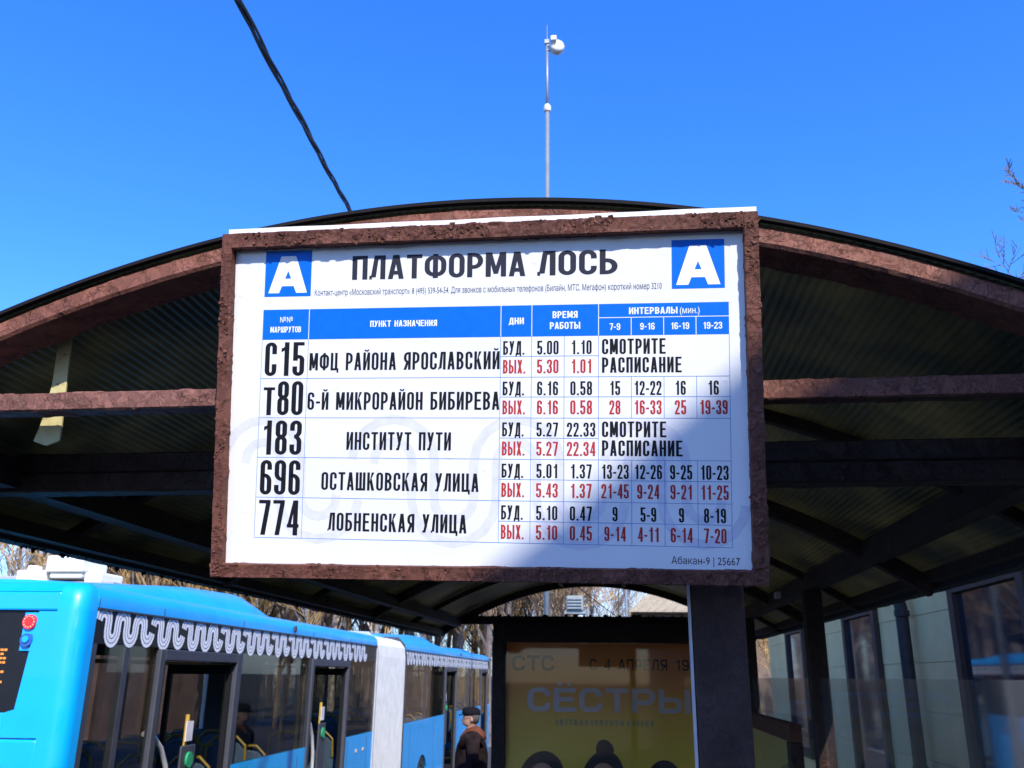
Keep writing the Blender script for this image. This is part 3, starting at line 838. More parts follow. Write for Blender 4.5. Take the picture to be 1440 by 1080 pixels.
pcb(MB().box(-1.168, .898, 9.440, 9.450, .34, 2.274), 'poster', k.m)
pmap = lambda x, z, lift=0: (x-Po.x, 9.4385-lift*20-Po.y, z-Po.z)
class P2(Print): pass
PINKW = simple('poster_pale_print', (.72, .58, .60), .5, var=.08)
pr = Print(pmap)
pr.polys(string_polys('СТС', -1.11, -.68, 2.00, .15, w=.95, S=.22, B=.20, gap=.10))
pr.polys(string_polys('С 4 АПРЕЛЯ 19:00', -.32, .86, 2.015, .105, w=.78, S=.15, B=.14, gap=.22))
pr.mb.build('poster_lettering', INK_BLACK, pc)
pr = Print(pmap)
pr.polys(string_polys('СЁСТРЫ', -.95, .66, 1.615, .225, w=.98, S=.23, B=.19, gap=.13))
pr.mb.build('poster_title', PINKW, pc)
pr = Print(pmap)
x = -.67
while x < .30:
    wl = random.uniform(.03, .05); pr.rect(x, x+wl*.7, 1.49, 1.545); x += wl*1.25
pr.mb.build('poster_small_print', simple('poster_small', (.45, .36, .12), .5), pc)
SKIN = simple('skin', (.36, .19, .13), .6, var=.15, vs=30)
HAIRP = simple('poster_hair', (.035, .02, .016), .7)
PSK = simple('poster_skin', (.50, .27, .16), .6)
def blob(cx, cz, rx, rz, n=28, wob=.04, seed=0):
    return [([(cx+rx*(1+wob*math.sin(3*t+seed))*math.cos(t), cz+rz*(1+wob*math.cos(2*t+seed))*math.sin(t)) for t in [2*math.pi*i/n for i in range(n)]], 0)]
for (cx, cz, sz, bun) in ((-.80, .98, .22, 0), (-.20, 1.00, .21, 1), (.38, .93, .20, 0)):
    pr = Print(pmap); pr.polys(blob(cx, cz, sz, sz*1.25, seed=cx*9), .00001)
    if bun: pr.polys(blob(cx+.01, cz+sz*1.30, sz*.42, sz*.42, seed=2), .00003)
    pr.polys([([(cx-sz*1.1, cz), (cx-sz*1.35, cz-.45), (cx+sz*1.35, cz-.45), (cx+sz*1.1, cz)], 0)], .00002)
    hp = pr.mb.build('printed_hair', HAIRP, pc)
    pr = Print(pmap); pr.polys(blob(cx, cz-.04, sz*.66, sz*.92, seed=1, wob=.02), .00012)
    fc = pr.mb.build('printed_face', PSK, pc)
    pr = Print(pmap)
    for sx_ in (-1, 1): pr.polys(blob(cx+sx_*sz*.27, cz, sz*.11, sz*.05), .0002); pr.rect(cx+sx_*sz*.27-sz*.16, cx+sx_*sz*.27+sz*.16, cz+sz*.16, cz+sz*.22, .0002)
    pr.polys(blob(cx, cz-.04-sz*.5, sz*.2, sz*.06), .0002)
    pr.mb.build('printed_features', HAIRP, pc)
pcb(MB().box(-1.169, .899, 9.362, 9.368, .341, 2.273), 'case_glass', CASEGLASS)

# small framed notice case fixed inside the side wall
nc = empty('notice_case', (1.0, 7.0, .2), 'low brown framed notice case standing against the glass wall on the right', 'notice case')
def ncb(mb, name, mat, **k): mb.v = [(x-1.0, y-7.0, z-.2) for x, y, z in mb.v]; return mb.build(name, mat, nc, **k)
ncb(MB().box(.96, 1.03, 5.70, 8.35, 1.60, 1.70), 'frame_top', PAINT, bevel=.005)
ncb(MB().box(.96, 1.03, 5.70, 5.84, .30, 1.598), 'frame_side', PAINT_SHADED, bevel=.005)
ncb(MB().box(.96, 1.03, 8.24, 8.35, .30, 1.598), 'frame_side', PAINT_SHADED, bevel=.005)
ncb(MB().box(.96, 1.03, 5.70, 8.35, .20, .298), 'frame_bottom', PAINT_SHADED, bevel=.005)
ncb(MB().box(1.00, 1.02, 5.842, 8.238, .30, 1.598), 'poster', simple('olive_poster', (.35, .34, .14), .5))
ncb(MB().box(.985, .990, 5.842, 8.238, .30, 1.598), 'case_glass', CASEGLASS)
for y in (6.0, 8.1): ncb(MB().box(.98, 1.02, y, y+.05, PZ, .199), 'foot', PAINT_SHADED)

# ------------------------------------------------------------------ bus
BA = R(1.2); dv = Vector((-math.sin(BA), math.cos(BA), 0)); nv = Vector((math.cos(BA), math.sin(BA), 0)); BC = -3.2
bus_o = nv*BC + dv*5.40
bus = empty('articulated_bus', (bus_o.x, bus_o.y, RZ), 'bright blue articulated city bus with white meander ornament standing at the kerb', 'bus', rz=BA)
# local: x = outwards of the kerb side (0 = side face, -2.5 far side), y = along bus from rear, z above road
def bz(z): return z-RZ
BW = 2.5
def bb(mb, name, mat, par=None, **k):
    mb.v = [(x, y, z-RZ) for x, y, z in mb.v]; return mb.build(name, mat, par or bus, **k)
Y1, Y2, Y3 = 7.62, 9.62, 21.1        # bellows from Y1 to Y2, front end Y3
GT, GB = 2.33, 1.19
def roofring(y, inset=0, dz=0):
    pr_ = [(0-inset, 2.335), (-inset, 2.39+dz), (-.015-inset, 2.43+dz), (-.06-inset, 2.465+dz), (-.16-inset, 2.49+dz), (-.5, 2.51+dz), (-1.25, 2.52+dz), (-2.0, 2.51+dz), (-2.34+inset, 2.49+dz), (-2.44+inset, 2.465+dz), (-2.485+inset, 2.43+dz), (-2.5+inset, 2.39+dz), (-2.5+inset, 2.335)]
    return [(x, y, z) for x, z in pr_]
def smoothobj(o):
    o.data.polygons.foreach_set('use_smooth', [True]*len(o.data.polygons)); 
    e = o.modifiers.new('split', 'EDGE_SPLIT'); e.split_angle = R(40); return o
m = MB(); m.loft([roofring(.17), roofring(.6), roofring(Y1-.5), roofring(Y1)]); smoothobj(bb(m, 'roof', BUSBLUE))
m = MB(); m.loft([roofring(Y2), roofring(Y3-.5), roofring(Y3-.12, .01), roofring(Y3, .09, -.05)]); smoothobj(bb(m, 'roof', BUSBLUE))
# rear end: rounded corner column and rear face frame
def corner(x0, sgn):
    rings = []
    for z in (-.10, .5, 1.1, 1.6, 2.1, 2.30, 2.38, 2.43, 2.47, 2.485):
        sh = {2.38: .01, 2.43: .035, 2.47: .085, 2.485: .17}.get(z, 0)
        rr = .10; ring = [(x0-sgn*sh*.5, .165, z)]
        for j in range(9):
            t = math.pi/2*j/8; ring.append((x0+sgn*(-rr-sh*.3+(rr-sh*.2)*math.cos(t)), rr+sh*.5-(rr-sh*.2)*math.sin(t), z))
        ring.append((x0-sgn*.17, sh*.6, z)); ring.append((x0-sgn*.17, .165, z)); rings.append(ring)
    m = MB(); m.loft(rings); return smoothobj(bb(m, 'corner_column', BUSBLUE))
corner(0, 1); corner(-2.5, -1)
m = MB(); m.box(-2.328, -.172, .02, .10, 2.305, 2.42)
m.loft([[(-2.328, .02, 2.4205), (-2.328, .17, 2.4205), (-2.328, .17, 2.50), (-2.328, .10, 2.475)], [(-.172, .02, 2.4205), (-.172, .17, 2.4205), (-.172, .17, 2.49), (-.172, .10, 2.475)]])
bb(m, 'rear_header', BUSBLUE, bevel=.012)
bb(MB().box(-2.328, -.172, .02, .10, .0, 1.555), 'engine_cover', BUSBLUE, bevel=.02)
# sloping blue jambs beside the rear window
m = MB(); m.prism([(-.172, 1.56), (-.42, 1.56), (-.42, 1.70), (-.355, 1.72), (-.30, 2.30), (-.172, 2.30)], 'y', .02, .10); bb(m, 'rear_jamb', BUSBLUE)
m = MB(); m.prism([(-2.328, 1.56), (-2.08, 1.56), (-2.08, 1.70), (-2.145, 1.72), (-2.20, 2.30), (-2.328, 2.30)], 'y', .02, .10); bb(m, 'rear_jamb', BUSBLUE)
m = MB(); m.box(-2.079, -.421, .02, .10, 1.56, 1.70); bb(m, 'rear_sill', BUSBLUE, bevel=.006)
rw = bb(MB().prism([(-.422, 1.701), (-.357, 1.721), (-.302, 2.303), (-2.198, 2.303), (-2.143, 1.721), (-2.078, 1.701)], 'y', .045, .055), 'rear_window', BLACKG)
lp = bb(MB().box(-.40, -.303, .032, .044, 2.06, 2.292), 'lamp_panel', BUSBLUE, bevel=.004)
def disc(cx, cy, cz, rad, d, n=24): 
    m = MB(); m.loft([[(cx+rad*math.cos(2*math.pi*i/n), y, cz+rad*math.sin(2*math.pi*i/n)) for i in range(n)] for y in (cy, cy-d)]); return m
tl = bb(disc(-.352, .031, 2.235, .044, .02), 'tail_lamp', REDL)
m = MB()
for i in range(12):
    t = 2*math.pi*i/12; cx, cz = -.352+.034*math.cos(t), 2.235+.034*math.sin(t); m.box(cx-.004, cx+.004, .009, .0105, cz-.004, cz+.004)
mm = bb(m, 'lamp_dots', DOTL); mm.parent = tl
bb(disc(-.352, .031, 2.125, .040, .02), 'lamp_housing', simple('blue_housing', (.02, .10, .38), .25))
bb(disc(-.352, .010, 2.13, .020, .01), 'lens', BUSBLUE)
m = MB()
for z_ in (2.06, 2.035, 2.01, 1.985, 1.93, 1.90, 1.87):
    n_ = 5 if z_ > 1.95 else 3
    for i in range(n_): 
        x_ = -.50-.024*i-(.02 if z_ in (2.035, 1.90) else 0); m.box(x_, x_+.017, .040, .0445, z_, z_+.013)
bb(m, 'route_display', LED)
# side skins
def side_poly(y0, y1, zt, arches=()):
    pts = [(y0, -.05)]
    for (c, r) in sorted(arches):
        pts += [(c-r, -.05)]+[(c-r*math.cos(math.pi*i/10), .05+r*math.sin(math.pi*i/10)) for i in range(0, 11)]+[(c+r, -.05)]
    pts += [(y1, -.05), (y1, zt), (y0, zt)]
    return pts
def side(y0, y1, x0, x1, arches=(), zt=GB):
    m = MB(); m.prism(side_poly(y0, y1, zt, arches), 'x', x0, x1); return bb(m, 'lower_panel', BUSBLUE)
D = [(1.07, 2.58), (4.66, 6.20), (13.55, 15.05), (19.2, 20.55)]      # door spans
segs = [(.172, D[0][0], ()), (D[0][1], D[1][0], ((3.55, .52),)), (D[1][1], Y1, ()), (Y2, D[2][0], ((11.35, .56),)), (D[2][1], D[3][0], ((17.6, .52),)), (D[3][1], Y3, ())]
for a, b, ar in segs: side(a, b, -.05, 0, ar, GB if a > .2 else 1.05)
side(.172, Y1, -2.5, -2.45, ((3.55, .52),)); side(Y2, Y3, -2.5, -2.45, ((11.35, .56), (17.6, .52)))
# black band above the glass, ornament on it
for a, b in ((.172, Y1), (Y2, Y3)):
    bb(MB().box(-.05, -.004, a, b, 2.115, GT), 'band', BLACKG)
    bb(MB().box(-2.496, -2.45, a, b, 2.115, GT), 'band', BLACKG)
    omap = lambda y, z, lift=0: (-.003+lift, y, z-RZ)
    y_ = a+.03; gi = 0
    while y_ < b-.9:
        n_ = 3 if gi % 2 == 0 else 2
        for w_o in (-.030, 0, .030):
            pr = Print(omap); snakes(pr, y_, n_, .060, 2.228, .026, (w_o,), .0005, .0245, ampf=lambda i, n_=n_: 1.15-.5*i/max(1, n_-1)+.1)
            pr.mb.build('ornament', ORNW, bus)
        y_ += n_*.24+.012; gi += 1
# windows and mullions on kerb side
def window(a, b, z0=GB, z1=2.113, far=False):
    xa, xb = (-.012, -.006) if not far else (-2.494, -2.488)
    return bb(MB().box(xa, xb, a+.03, b-.03, z0, z1), 'window', BUSGLASS)
def mull(y, z0=GB, far=False, w=.03):
    xa, xb = (-.05, -.005) if not far else (-2.495, -2.45)
    return bb(MB().box(xa, xb, y-w, y+w, z0, 2.113), 'window_pillar', DGREY)
for a, b, z0 in ((.172, D[0][0], 1.06), (D[0][1], D[1][0], GB), (D[1][1], Y1, GB), (Y2, D[2][0], GB), (D[2][1], 17.1, GB), (17.1, D[3][0], GB), (D[3][1], Y3, GB)):
    window(a, b, z0)
for y, z0 in ((.20, 1.06), (.62, 1.06), (D[0][1]+.06, GB), (D[1][0]-.03, GB), (D[1][1]+.03, GB), (Y1-.03, GB), (Y2+.03, GB), (11.5, GB), (D[2][0]-.03, GB), (D[2][1]+.03, GB), (17.1, GB), (D[3][0]-.03, GB), (Y3-.03, GB)): mull(y, z0)
ys = [.2, 1.9, 3.6, 5.3, 7.58]
for a, b in zip(ys, ys[1:]): window(a, b, far=True); mull(a, far=True)
ys = [9.66, 11.6, 13.5, 15.4, 17.3, 19.2, 21.07]
for a, b in zip(ys, ys[1:]): window(a, b, far=True); mull(a, far=True)
# doors
def door(a, b, k_):
    fr = bb(MB().box(-.04, .018, a, a+.075, .0, 2.105).box(-.04, .018, b-.075, b, .0, 2.105).box(-.04, .018, a+.0755, b-.0755, 2.025, 2.105), 'door_frame', DGREY, bevel=.008)
    for s_, y_ in ((-1, b-.09),):
        lf = bb(MB().box(-.60, -.56, y_-.02, y_+.02, .02, 2.01).box(-.06, -.02, y_-.02, y_+.02, .02, 2.01).box(-.559, -.061, y_-.02, y_+.02, 1.93, 2.01).box(-.559, -.061, y_-.02, y_+.02, .02, .14), 'door_leaf', BLACKG)
        gl = bb(MB().box(-.559, -.061, y_-.004, y_+.004, .141, 1.929), 'door_glass', BUSGLASS); gl.parent = lf
    # curved grab rail, validator panel with notice and button
    pts = [(-.10, a+.12, 1.52)]+[(-.10-.0*t, a+.12+.50*math.sin(t*math.pi/2), 1.52-.60*(1-math.cos(t*math.pi/2))) for t in (.2, .4, .6, .8, 1)]+[(-.10, a+.62, .2)]
    smoothobj(bb(MB().tube(pts, .019, 10), 'grab_rail', STEEL))
    bb(MB().tube([(-.45, (a+b)/2+.25, .0), (-.45, (a+b)/2+.25, 2.3)], .018, 10), 'grab_pole', YRAIL)
    yc = b-.56
    bb(MB().tube([(-.16, yc, 0), (-.16, yc, 1.62)], .017, 8), 'validator_pole', YRAIL)
    bb(MB().box(-.142, -.12, yc-.13, yc+.13, .55, 1.39), 'validator', DGREY, bevel=.01)
    bb(MB().box(-.135, -.128, yc-.065, yc+.055, 1.42, 1.57), 'notice', PAPER)
    m = MB(); n = 20
    m.loft([[(x_, yc+.055*math.cos(2*math.pi*i/n), 1.28+.060*math.sin(2*math.pi*i/n)) for i in range(n)] for x_ in (-.1195, -.10)])
    bb(m, 'green_button', GREEN)
for k_, (a, b) in enumerate(D): door(a, b, k_)
# interior
for a, b in ((.17, Y1), (Y2, Y3)):
    bb(MB().box(-2.44, -.06, a, b, -.04, .0), 'floor_panel', INTFLOOR)
    bb(MB().box(-2.44, -.06, a+.02, b-.02, 2.26, 2.30), 'ceiling_panel', INTER)
    bb(MB().tube([(-.65, a+.3, 2.02), (-.65, b-.3, 2.02)], .016, 8), 'hand_bar', YRAIL)
sm0 = None
def seat(x_, y_, z_=.45):
    global sm0
    if sm0 is None:
        m = MB(); m.box(-.21, .21, -.2, .22, .0, .06)
        sb = MB(); ring = []
        prf = [(-.21, .08), (-.215, .45), (-.19, .60), (-.12, .68), (0, .70), (.12, .68), (.19, .60), (.215, .45), (.21, .08)]
        sb.prism(prf, 'y', -.22, -.17)
        o = m.build('seat_cushion', SEAT, bus, bevel=.02); p = sb.build('seat_back', SEAT, bus, bevel=.015)
        q = MB().tube([(-.2, -.23, .45), (-.19, -.235, .66), (-.1, -.24, .74), (.1, -.24, .74), (.19, -.235, .66), (.2, -.23, .45)], .014, 8).build('seat_handle', YRAIL, bus)
        sm0 = (o, p, q); 
        for t in sm0: t.location = (x_, y_, bz(z_))
        return
    for t, nm in zip(sm0, ('seat_cushion', 'seat_back', 'seat_handle')): share(nm, t, bus, (x_, y_, bz(z_)))
for y_ in (.62, 2.95, 3.75, 4.3, 6.7, 10.2, 11.0, 12.0, 12.9, 16.0, 16.9, 17.9, 18.7):
    for x_ in ((-.42, -.86) if y_ not in (.62,) else (-.5,)): seat(x_, y_, .62 if y_ in (3.75,) else .5)
for y_ in (.7, 1.6, 2.5, 3.4, 4.4, 5.4, 6.6, 10.4, 11.6, 12.8, 14, 15.2, 16.4, 17.6):
    for x_ in (-1.75, -2.18): seat(x_, y_, .5)
for y_ in (.95, 2.75, 4.5, 6.4, 10.2, 13.3, 15.3, 19.0): bb(MB().tube([(-.9, y_, 0), (-.9, y_, 2.26)], .017, 8), 'grab_pole', YRAIL)
# bellows
m = MB(); rings = []; nb = 26
for i in range(nb*2+1):
    y_ = Y1+.01+(Y2-Y1-.02)*i/(nb*2); o = .0 if i % 2 else .045
    pf = []
    for (x_, z_) in [(.0, .0), (.0, 2.2), (-.02, 2.36), (-.10, 2.46), (-.25, 2.50), (-1.25, 2.53), (-2.25, 2.50), (-2.40, 2.46), (-2.48, 2.36), (-2.5, 2.2), (-2.5, .0)]:
        cx, cz = -1.25, 1.2; dx, dz = x_-cx, z_-cz; pf.append((x_-o*dx/1.25, y_, z_-o*dz/1.3))
    rings.append(pf)
m.loft(rings, closed=False); bb(m, 'bellows', BELLOW)
for y_ in (Y1+.002, Y2-.042): 
    m = MB(); m.loft([[(.015, y, .0), (.015, y, 2.25), (-.02, y, 2.42), (-.14, y, 2.53), (-1.25, y, 2.56), (-2.36, y, 2.53), (-2.48, y, 2.42), (-2.515, y, 2.25), (-2.515, y, .0),
                       (-2.46, y, .0), (-2.46, y, 2.2), (-2.4, y, 2.38), (-1.25, y, 2.48), (-.1, y, 2.38), (-.04, y, 2.2), (-.04, y, .0)] for y in (y_, y_+.04)]); bb(m, 'bellows_frame', DGREY if y_ > 8 else BELLOW)
# roof equipment housings
def pod(y0, y1, prof):
    rings = []
    for y_, z_ in prof:
        w = .30; z0 = 2.48
        rings.append([(-w, y_, z0), (-w-.04, y_, z0+(z_-z0)*.45), (-w-.22, y_, z_-.01), (-1.25, y_, z_+.02), (-2.5+w+.22, y_, z_-.01), (-2.5+w+.04, y_, z0+(z_-z0)*.45), (-2.5+w, y_, z0)])
    m = MB(); m.loft(rings); return smoothobj(bb(m, 'roof_housing', BUSBLUE))
pod(0, 0, [(.6, 2.50), (1.3, 2.60), (2.4, 2.68), (3.5, 2.71), (3.75, 2.70), (4.25, 2.50)])
pod(0, 0, [(9.7, 2.58), (12.0, 2.68), (13.6, 2.70), (15.6, 2.52)])
pod(0, 0, [(17.0, 2.50), (17.6, 2.60), (19.3, 2.62), (20.2, 2.50)])
for y_ in (.171, 1.07, 2.6, 4.65, 6.2, 9.63, 13.5, 15.1, 19.15): bb(MB().box(.0005, .003, y_-.004, y_+.004, 2.338, 2.388), 'panel_seam', DGREY)
for y_ in (.95, 2.66, 3.0, 4.4, 6.35, 7.3, 10.2, 12.4, 15.3, 16.8): bb(MB().box(.0005, .003, y_-.003, y_+.003, 0, 1.04 if y_ < 1 else 1.15), 'panel_seam', DGREY)
for a_, b_ in ((.172, Y1), (Y2, Y3)): bb(MB().box(.0002, .008, a_, b_, 2.322, 2.334), 'drip_rail', DGREY)
# side marker lamps, wheels, front
for y_ in (3.95, 15.5): bb(MB().box(0.0, .02, y_, y_+.07, 2.36, 2.42), 'camera_dome', DGREY, bevel=.01)
for y_ in (6.75, 9.0-1.9, 16.2): bb(MB().box(.001, .012, y_, y_+.06, .98, 1.02), 'side_marker', simple('marker_amber', (.6, .5, .35), .4), bevel=.004)
def wheel(x_, y_):
    w = empty_child('wheel', bus, (x_, y_, .5))
    sg = 1 if x_ > -1 else -1
    t = MB(); prf = [(.29, -.13), (.42, -.14), (.48, -.12), (.50, -.08), (.50, .08), (.48, .12), (.42, .14), (.29, .13)]
    n = 32; rings = []
    for i in range(n+1):
        a = 2*math.pi*i/n; rings.append([(q, p*math.cos(a), p*math.sin(a)) for p, q in prf])
    t.loft(rings, caps=False); smoothobj(t.build('tyre', TYRE, w))
    h = MB(); prf2 = [(.29, .10), (.27, .12), (.20, .06), (.12, .05), (.11, .13), (.0, .14)]
    rings = []
    for i in range(n+1):
        a = 2*math.pi*i/n; rings.append([(q*sg, p*math.cos(a), p*math.sin(a)) for p, q in prf2])
    h.loft(rings, closed=False); h.build('rim', RIM, w)
def empty_child(name, par, loc):
    o = bpy.data.objects.new(name, None); o.empty_display_size = .1; COL.objects.link(o); o.parent = par; o.location = loc; return o
for y_ in (3.55, 11.35, 17.6):
    wheel(-.16, y_); wheel(-2.34, y_)
bb(MB().box(-2.44, -.06, .12, Y1, -.08, -.045).box(-2.44, -.06, Y2, Y3, -.08, -.045), 'chassis', DGREY)
m = MB(); m.loft([[(-.05, Y3, -.05), (-2.45, Y3, -.05), (-2.45, Y3, .95), (-.05, Y3, .95)], [(-.12, Y3+.14, -.02), (-2.38, Y3+.14, -.02), (-2.38, Y3+.10, .95), (-.12, Y3+.10, .95)]]); bb(m, 'front_panel', BUSBLUE, bevel=.03)
bb(MB().box(-2.40, -.10, Y3+.03, Y3+.04, .96, 2.32), 'windscreen', BUSGLASS)
bb(MB().box(-2.44, -.06, Y3, Y3+.06, 2.32, 2.48), 'front_header', BLACKG)
for x_ in (-.4, -2.1): m = MB(); bb(MB().box(x_-.14, x_+.14, Y3+.13, Y3+.16, .45, .62), 'headlight', OFFW, bevel=.02)
mir = bb(MB().tube([(-.02, Y3-.05, 2.38), (.16, Y3+.12, 2.36), (.20, Y3+.14, 2.2)], .018, 8), 'mirror_arm', DGREY)
bb(MB().box(.10, .30, Y3+.10, Y3+.18, 1.78, 2.18), 'wing_mirror', DGREY, bevel=.02)

# ------------------------------------------------------------------ standing man
def skinned(name, nodes, edges, mat, parent, sub=2, root=0):
    me = bpy.data.meshes.new(name); me.from_pydata([n_[0] for n_ in nodes], edges, []); o = bpy.data.objects.new(name, me); COL.objects.link(o)
    sk = o.modifiers.new('skin', 'SKIN'); sk.use_smooth_shade = True
    for i, n_ in enumerate(nodes):
        r0 = n_[1] if isinstance(n_[1], tuple) else (n_[1], n_[1]); me.skin_vertices[0].data[i].radius = r0
    me.skin_vertices[0].data[root].use_root = True
    o.modifiers.new('sub', 'SUBSURF').levels = sub; o.modifiers['sub'].render_levels = sub
    dg = bpy.context.evaluated_depsgraph_get(); m2 = bpy.data.meshes.new_from_object(o.evaluated_get(dg)); m2.materials.clear(); m2.materials.append(mat)
    for p in m2.polygons: p.use_smooth = True
    bpy.data.objects.remove(o); o = bpy.data.objects.new(name, m2); COL.objects.link(o); o.parent = parent; return o
man = empty('person', (-1.93, 12.0, PZ), 'man in a flat dark cap, glasses and brown jacket beside the far bus doors', 'person', rz=R(8))
# faces -x ; z from feet
COATM = simple('dark_brown_jacket', (.016, .010, .010), .85, var=.5, vs=14, spec=.08, bumpd=.01); COATM2 = simple('rust_jacket', (.12, .040, .018), .7, var=.5, vs=14, spec=.1, bumpd=.01)
TROU = simple('dark_trousers', (.02, .02, .025), .8); CAPM = simple('dark_cap', (.010, .010, .013), .95, spec=.05)
SHOE = simple('shoe_black', (.012, .012, .012), .5); HAIRG = simple('grey_hair', (.06, .055, .05), .95)
body = skinned('body', [((0,0,.92),.10),((0,0,1.12),.10),((0.01,0,1.32),.10),((.01,0,1.42),.07),((-.005,0,1.50),.055),((-.02,0,1.56),.058),
    ((0,.09,.88),.095),((-.02,.10,.50),.062),((.02,.10,.10),.045),((-.09,.11,.045),.04),
    ((0,-.09,.88),.095),((-.03,-.10,.50),.062),((.02,-.10,.10),.045),((-.09,-.11,.045),.04),
    ((.01,.16,1.38),.05),((.04,.23,1.14),.050),((-.10,.22,.92),.038),((-.15,.215,.89),.030),
    ((.01,-.16,1.38),.05),((.04,-.23,1.14),.050),((-.10,-.22,.92),.038),((-.15,-.215,.89),.030)],
    [(0,1),(1,2),(2,3),(3,4),(4,5),(0,6),(6,7),(7,8),(8,9),(0,10),(10,11),(11,12),(12,13),(3,14),(14,15),(15,16),(16,17),(3,18),(18,19),(19,20),(20,21)], SKIN, man)
# head, sculpted by rings from chin to crown (x forward = -)
def headmesh():
    rings = []; zs = [(1.515, .045, .045, .02), (1.53, .070, .052, -.012), (1.555, .088, .062, -.016), (1.585, .097, .070, -.010), (1.62, .100, .075, -.004), (1.655, .102, .077, 0), (1.69, .101, .077, .002), (1.72, .093, .072, .004), (1.745, .070, .055, .006), (1.757, .03, .025, .008)]
    for z_, rx, ry, cx in zs:
        ring = []
        for i in range(24):
            a = 2*math.pi*i/24; x_ = cx+rx*math.cos(a); y_ = ry*math.sin(a)
            front = max(0, -math.cos(a))
            if front > .9:
                if 1.575 < z_ < 1.63: x_ -= .022*(front-.9)*10*(1.1 if z_ < 1.6 else .7)
                if 1.53 < z_ < 1.57: x_ -= .006
                if 1.64 < z_ < 1.67: x_ += .004
            ring.append((x_, y_, z_))
        rings.append(ring)
    return rings
m = MB(); m.loft(headmesh()); hd = m.build('head', SKIN, man, smooth=True); hd.modifiers.new('s', 'SUBSURF').render_levels = 1
for s_ in (-1, 1):
    m = MB(); m.loft([[(.005+.018*math.cos(t), s_*(.074+dx), 1.61+.030*math.sin(t)) for t in [2*math.pi*i/12 for i in range(12)]] for dx in (0, .014)]); e = m.build('ear', SKIN, man, smooth=True)
    m = MB(); m.loft([[(-.092+dx, s_*.032+.010*math.cos(t), 1.632+.006*math.sin(t)) for t in [2*math.pi*i/10 for i in range(10)]] for dx in (0, -.006)]); m.build('eye', CAPM, man)
    m = MB(); m.tube([(-.106, s_*.032+.024*math.cos(t), 1.630+.018*math.sin(t)) for t in [2*math.pi*i/14 for i in range(15)]], .0022, 5); m.tube([(-.104, s_*.056, 1.632), (-.04, s_*.078, 1.632), (.01, s_*.080, 1.632)], .0022, 5); m.build('glasses', DGREY, man)
MB().box(-.100, -.094, -.024, .024, 1.560, 1.566).build('mouth', simple('lip', (.30, .12, .10), .6), man)
m = MB()
rg = []
for z_, rx, ry in ((1.57, .070, .066), (1.62, .082, .082), (1.665, .085, .084)): rg.append([(.022+rx*math.cos(a), ry*math.sin(a), z_) for a in [-math.pi*.55+math.pi*1.1*i/14 for i in range(15)]]+[(.01, .03, z_), (.01, -.03, z_)])
m.loft(rg); m.build('hair', HAIRG, man, smooth=True)
m = MB(); rg = []
for z_, rx, ry, cx in ((1.662, .108, .086, .000), (1.672, .116, .094, -.002), (1.70, .120, .098, -.004), (1.735, .112, .092, -.008), (1.757, .080, .07, -.012), (1.765, .03, .03, -.01)):
    rg.append([(cx+rx*math.cos(a), ry*math.sin(a), z_) for a in [2*math.pi*i/24 for i in range(24)]])
m.loft(rg); m.build('cap', CAPM, man, smooth=True)
m = MB(); m.loft([[(-.10-.065*math.cos(t)*1.0, .075*math.sin(t), z_-.012*math.cos(t)) for t in [-math.pi/2+math.pi*i/10 for i in range(11)]] for z_ in (1.668, 1.678)]); m.build('cap_peak', CAPM, man)
jk = skinned('jacket', [((0,0,.84),(.19,.23)),((.01,0,1.06),(.19,.225)),((.015,0,1.26),(.19,.235)),((.02,0,1.40),(.16,.20)),((.01,0,1.49),(.09,.10)),
    ((.015,.17,1.39),.095),((.04,.225,1.14),.078),((-.09,.235,.95),.052),((.015,-.17,1.39),.095),((.04,-.225,1.14),.078),((-.09,-.235,.95),.052)],
    [(0,1),(1,2),(2,3),(3,4),(3,5),(5,6),(6,7),(3,8),(8,9),(9,10)], COATM, man)
sh = skinned('jacket_yoke', [((.03,0,1.34),(.165,.215)),((.028,0,1.43),(.150,.185)),((.018,0,1.50),(.100,.105)),((.01,0,1.535),(.078,.08))], [(0,1),(1,2),(2,3)], COATM2, man)
tr_ = skinned('trousers', [((0,0,.90),(.13,.16)),((0,.095,.80),.105),((-.015,.10,.48),.080),((.015,.10,.13),.065),((0,-.095,.80),.105),((-.025,-.10,.48),.080),((.015,-.10,.13),.065)], [(0,1),(1,2),(2,3),(0,4),(4,5),(5,6)], TROU, man)
for s_ in (-1, 1):
    skinned('shoe', [((.05, s_*.10, .05), (.045, .042)), ((-.05, s_*.108, .045), (.042, .04)), ((-.15, s_*.115, .035), (.032, .03))], [(0,1),(1,2)], SHOE, man, 1)
    for q in range(4):
        b0 = Vector((-.165, s_*(.235-.018+q*.012), .905-q*.006)); skinned('finger', [(tuple(b0), .009), (tuple(b0+Vector((-.03, 0, -.02))), .0085), (tuple(b0+Vector((-.035, 0, -.05+.006*abs(q-1)))), .007)], [(0,1),(1,2)], SKIN, man, 1)
    skinned('thumb', [((-.145, s_*.205, .90), .011), ((-.165, s_*.185, .875), .009), ((-.175, s_*.18, .85), .008)], [(0,1),(1,2)], SKIN, man, 1)

# ------------------------------------------------------------------ building to the right of the shelter
hb = empty('station_building', (2.6, 9.0, RZ), 'low pale green timber-clad building seen through the glass on the right', 'building')
def hbb(mb, name, mat, par=None, **k): mb.v = [(x-2.6, y-9.0, z-RZ) for x, y, z in mb.v]; return mb.build(name, mat, par or hb, **k)
wins = [(6.15, 7.55), (9.75, 11.15), (13.6, 15.0)]
y_ = 4.2; zt = 3.15
edges = [4.2]+[v_ for w in wins for v_ in w]+[17.0]
hbb(MB().box(2.63, 7.5, 4.2, 17.0, -.35, zt), 'wall_core', SIDING)
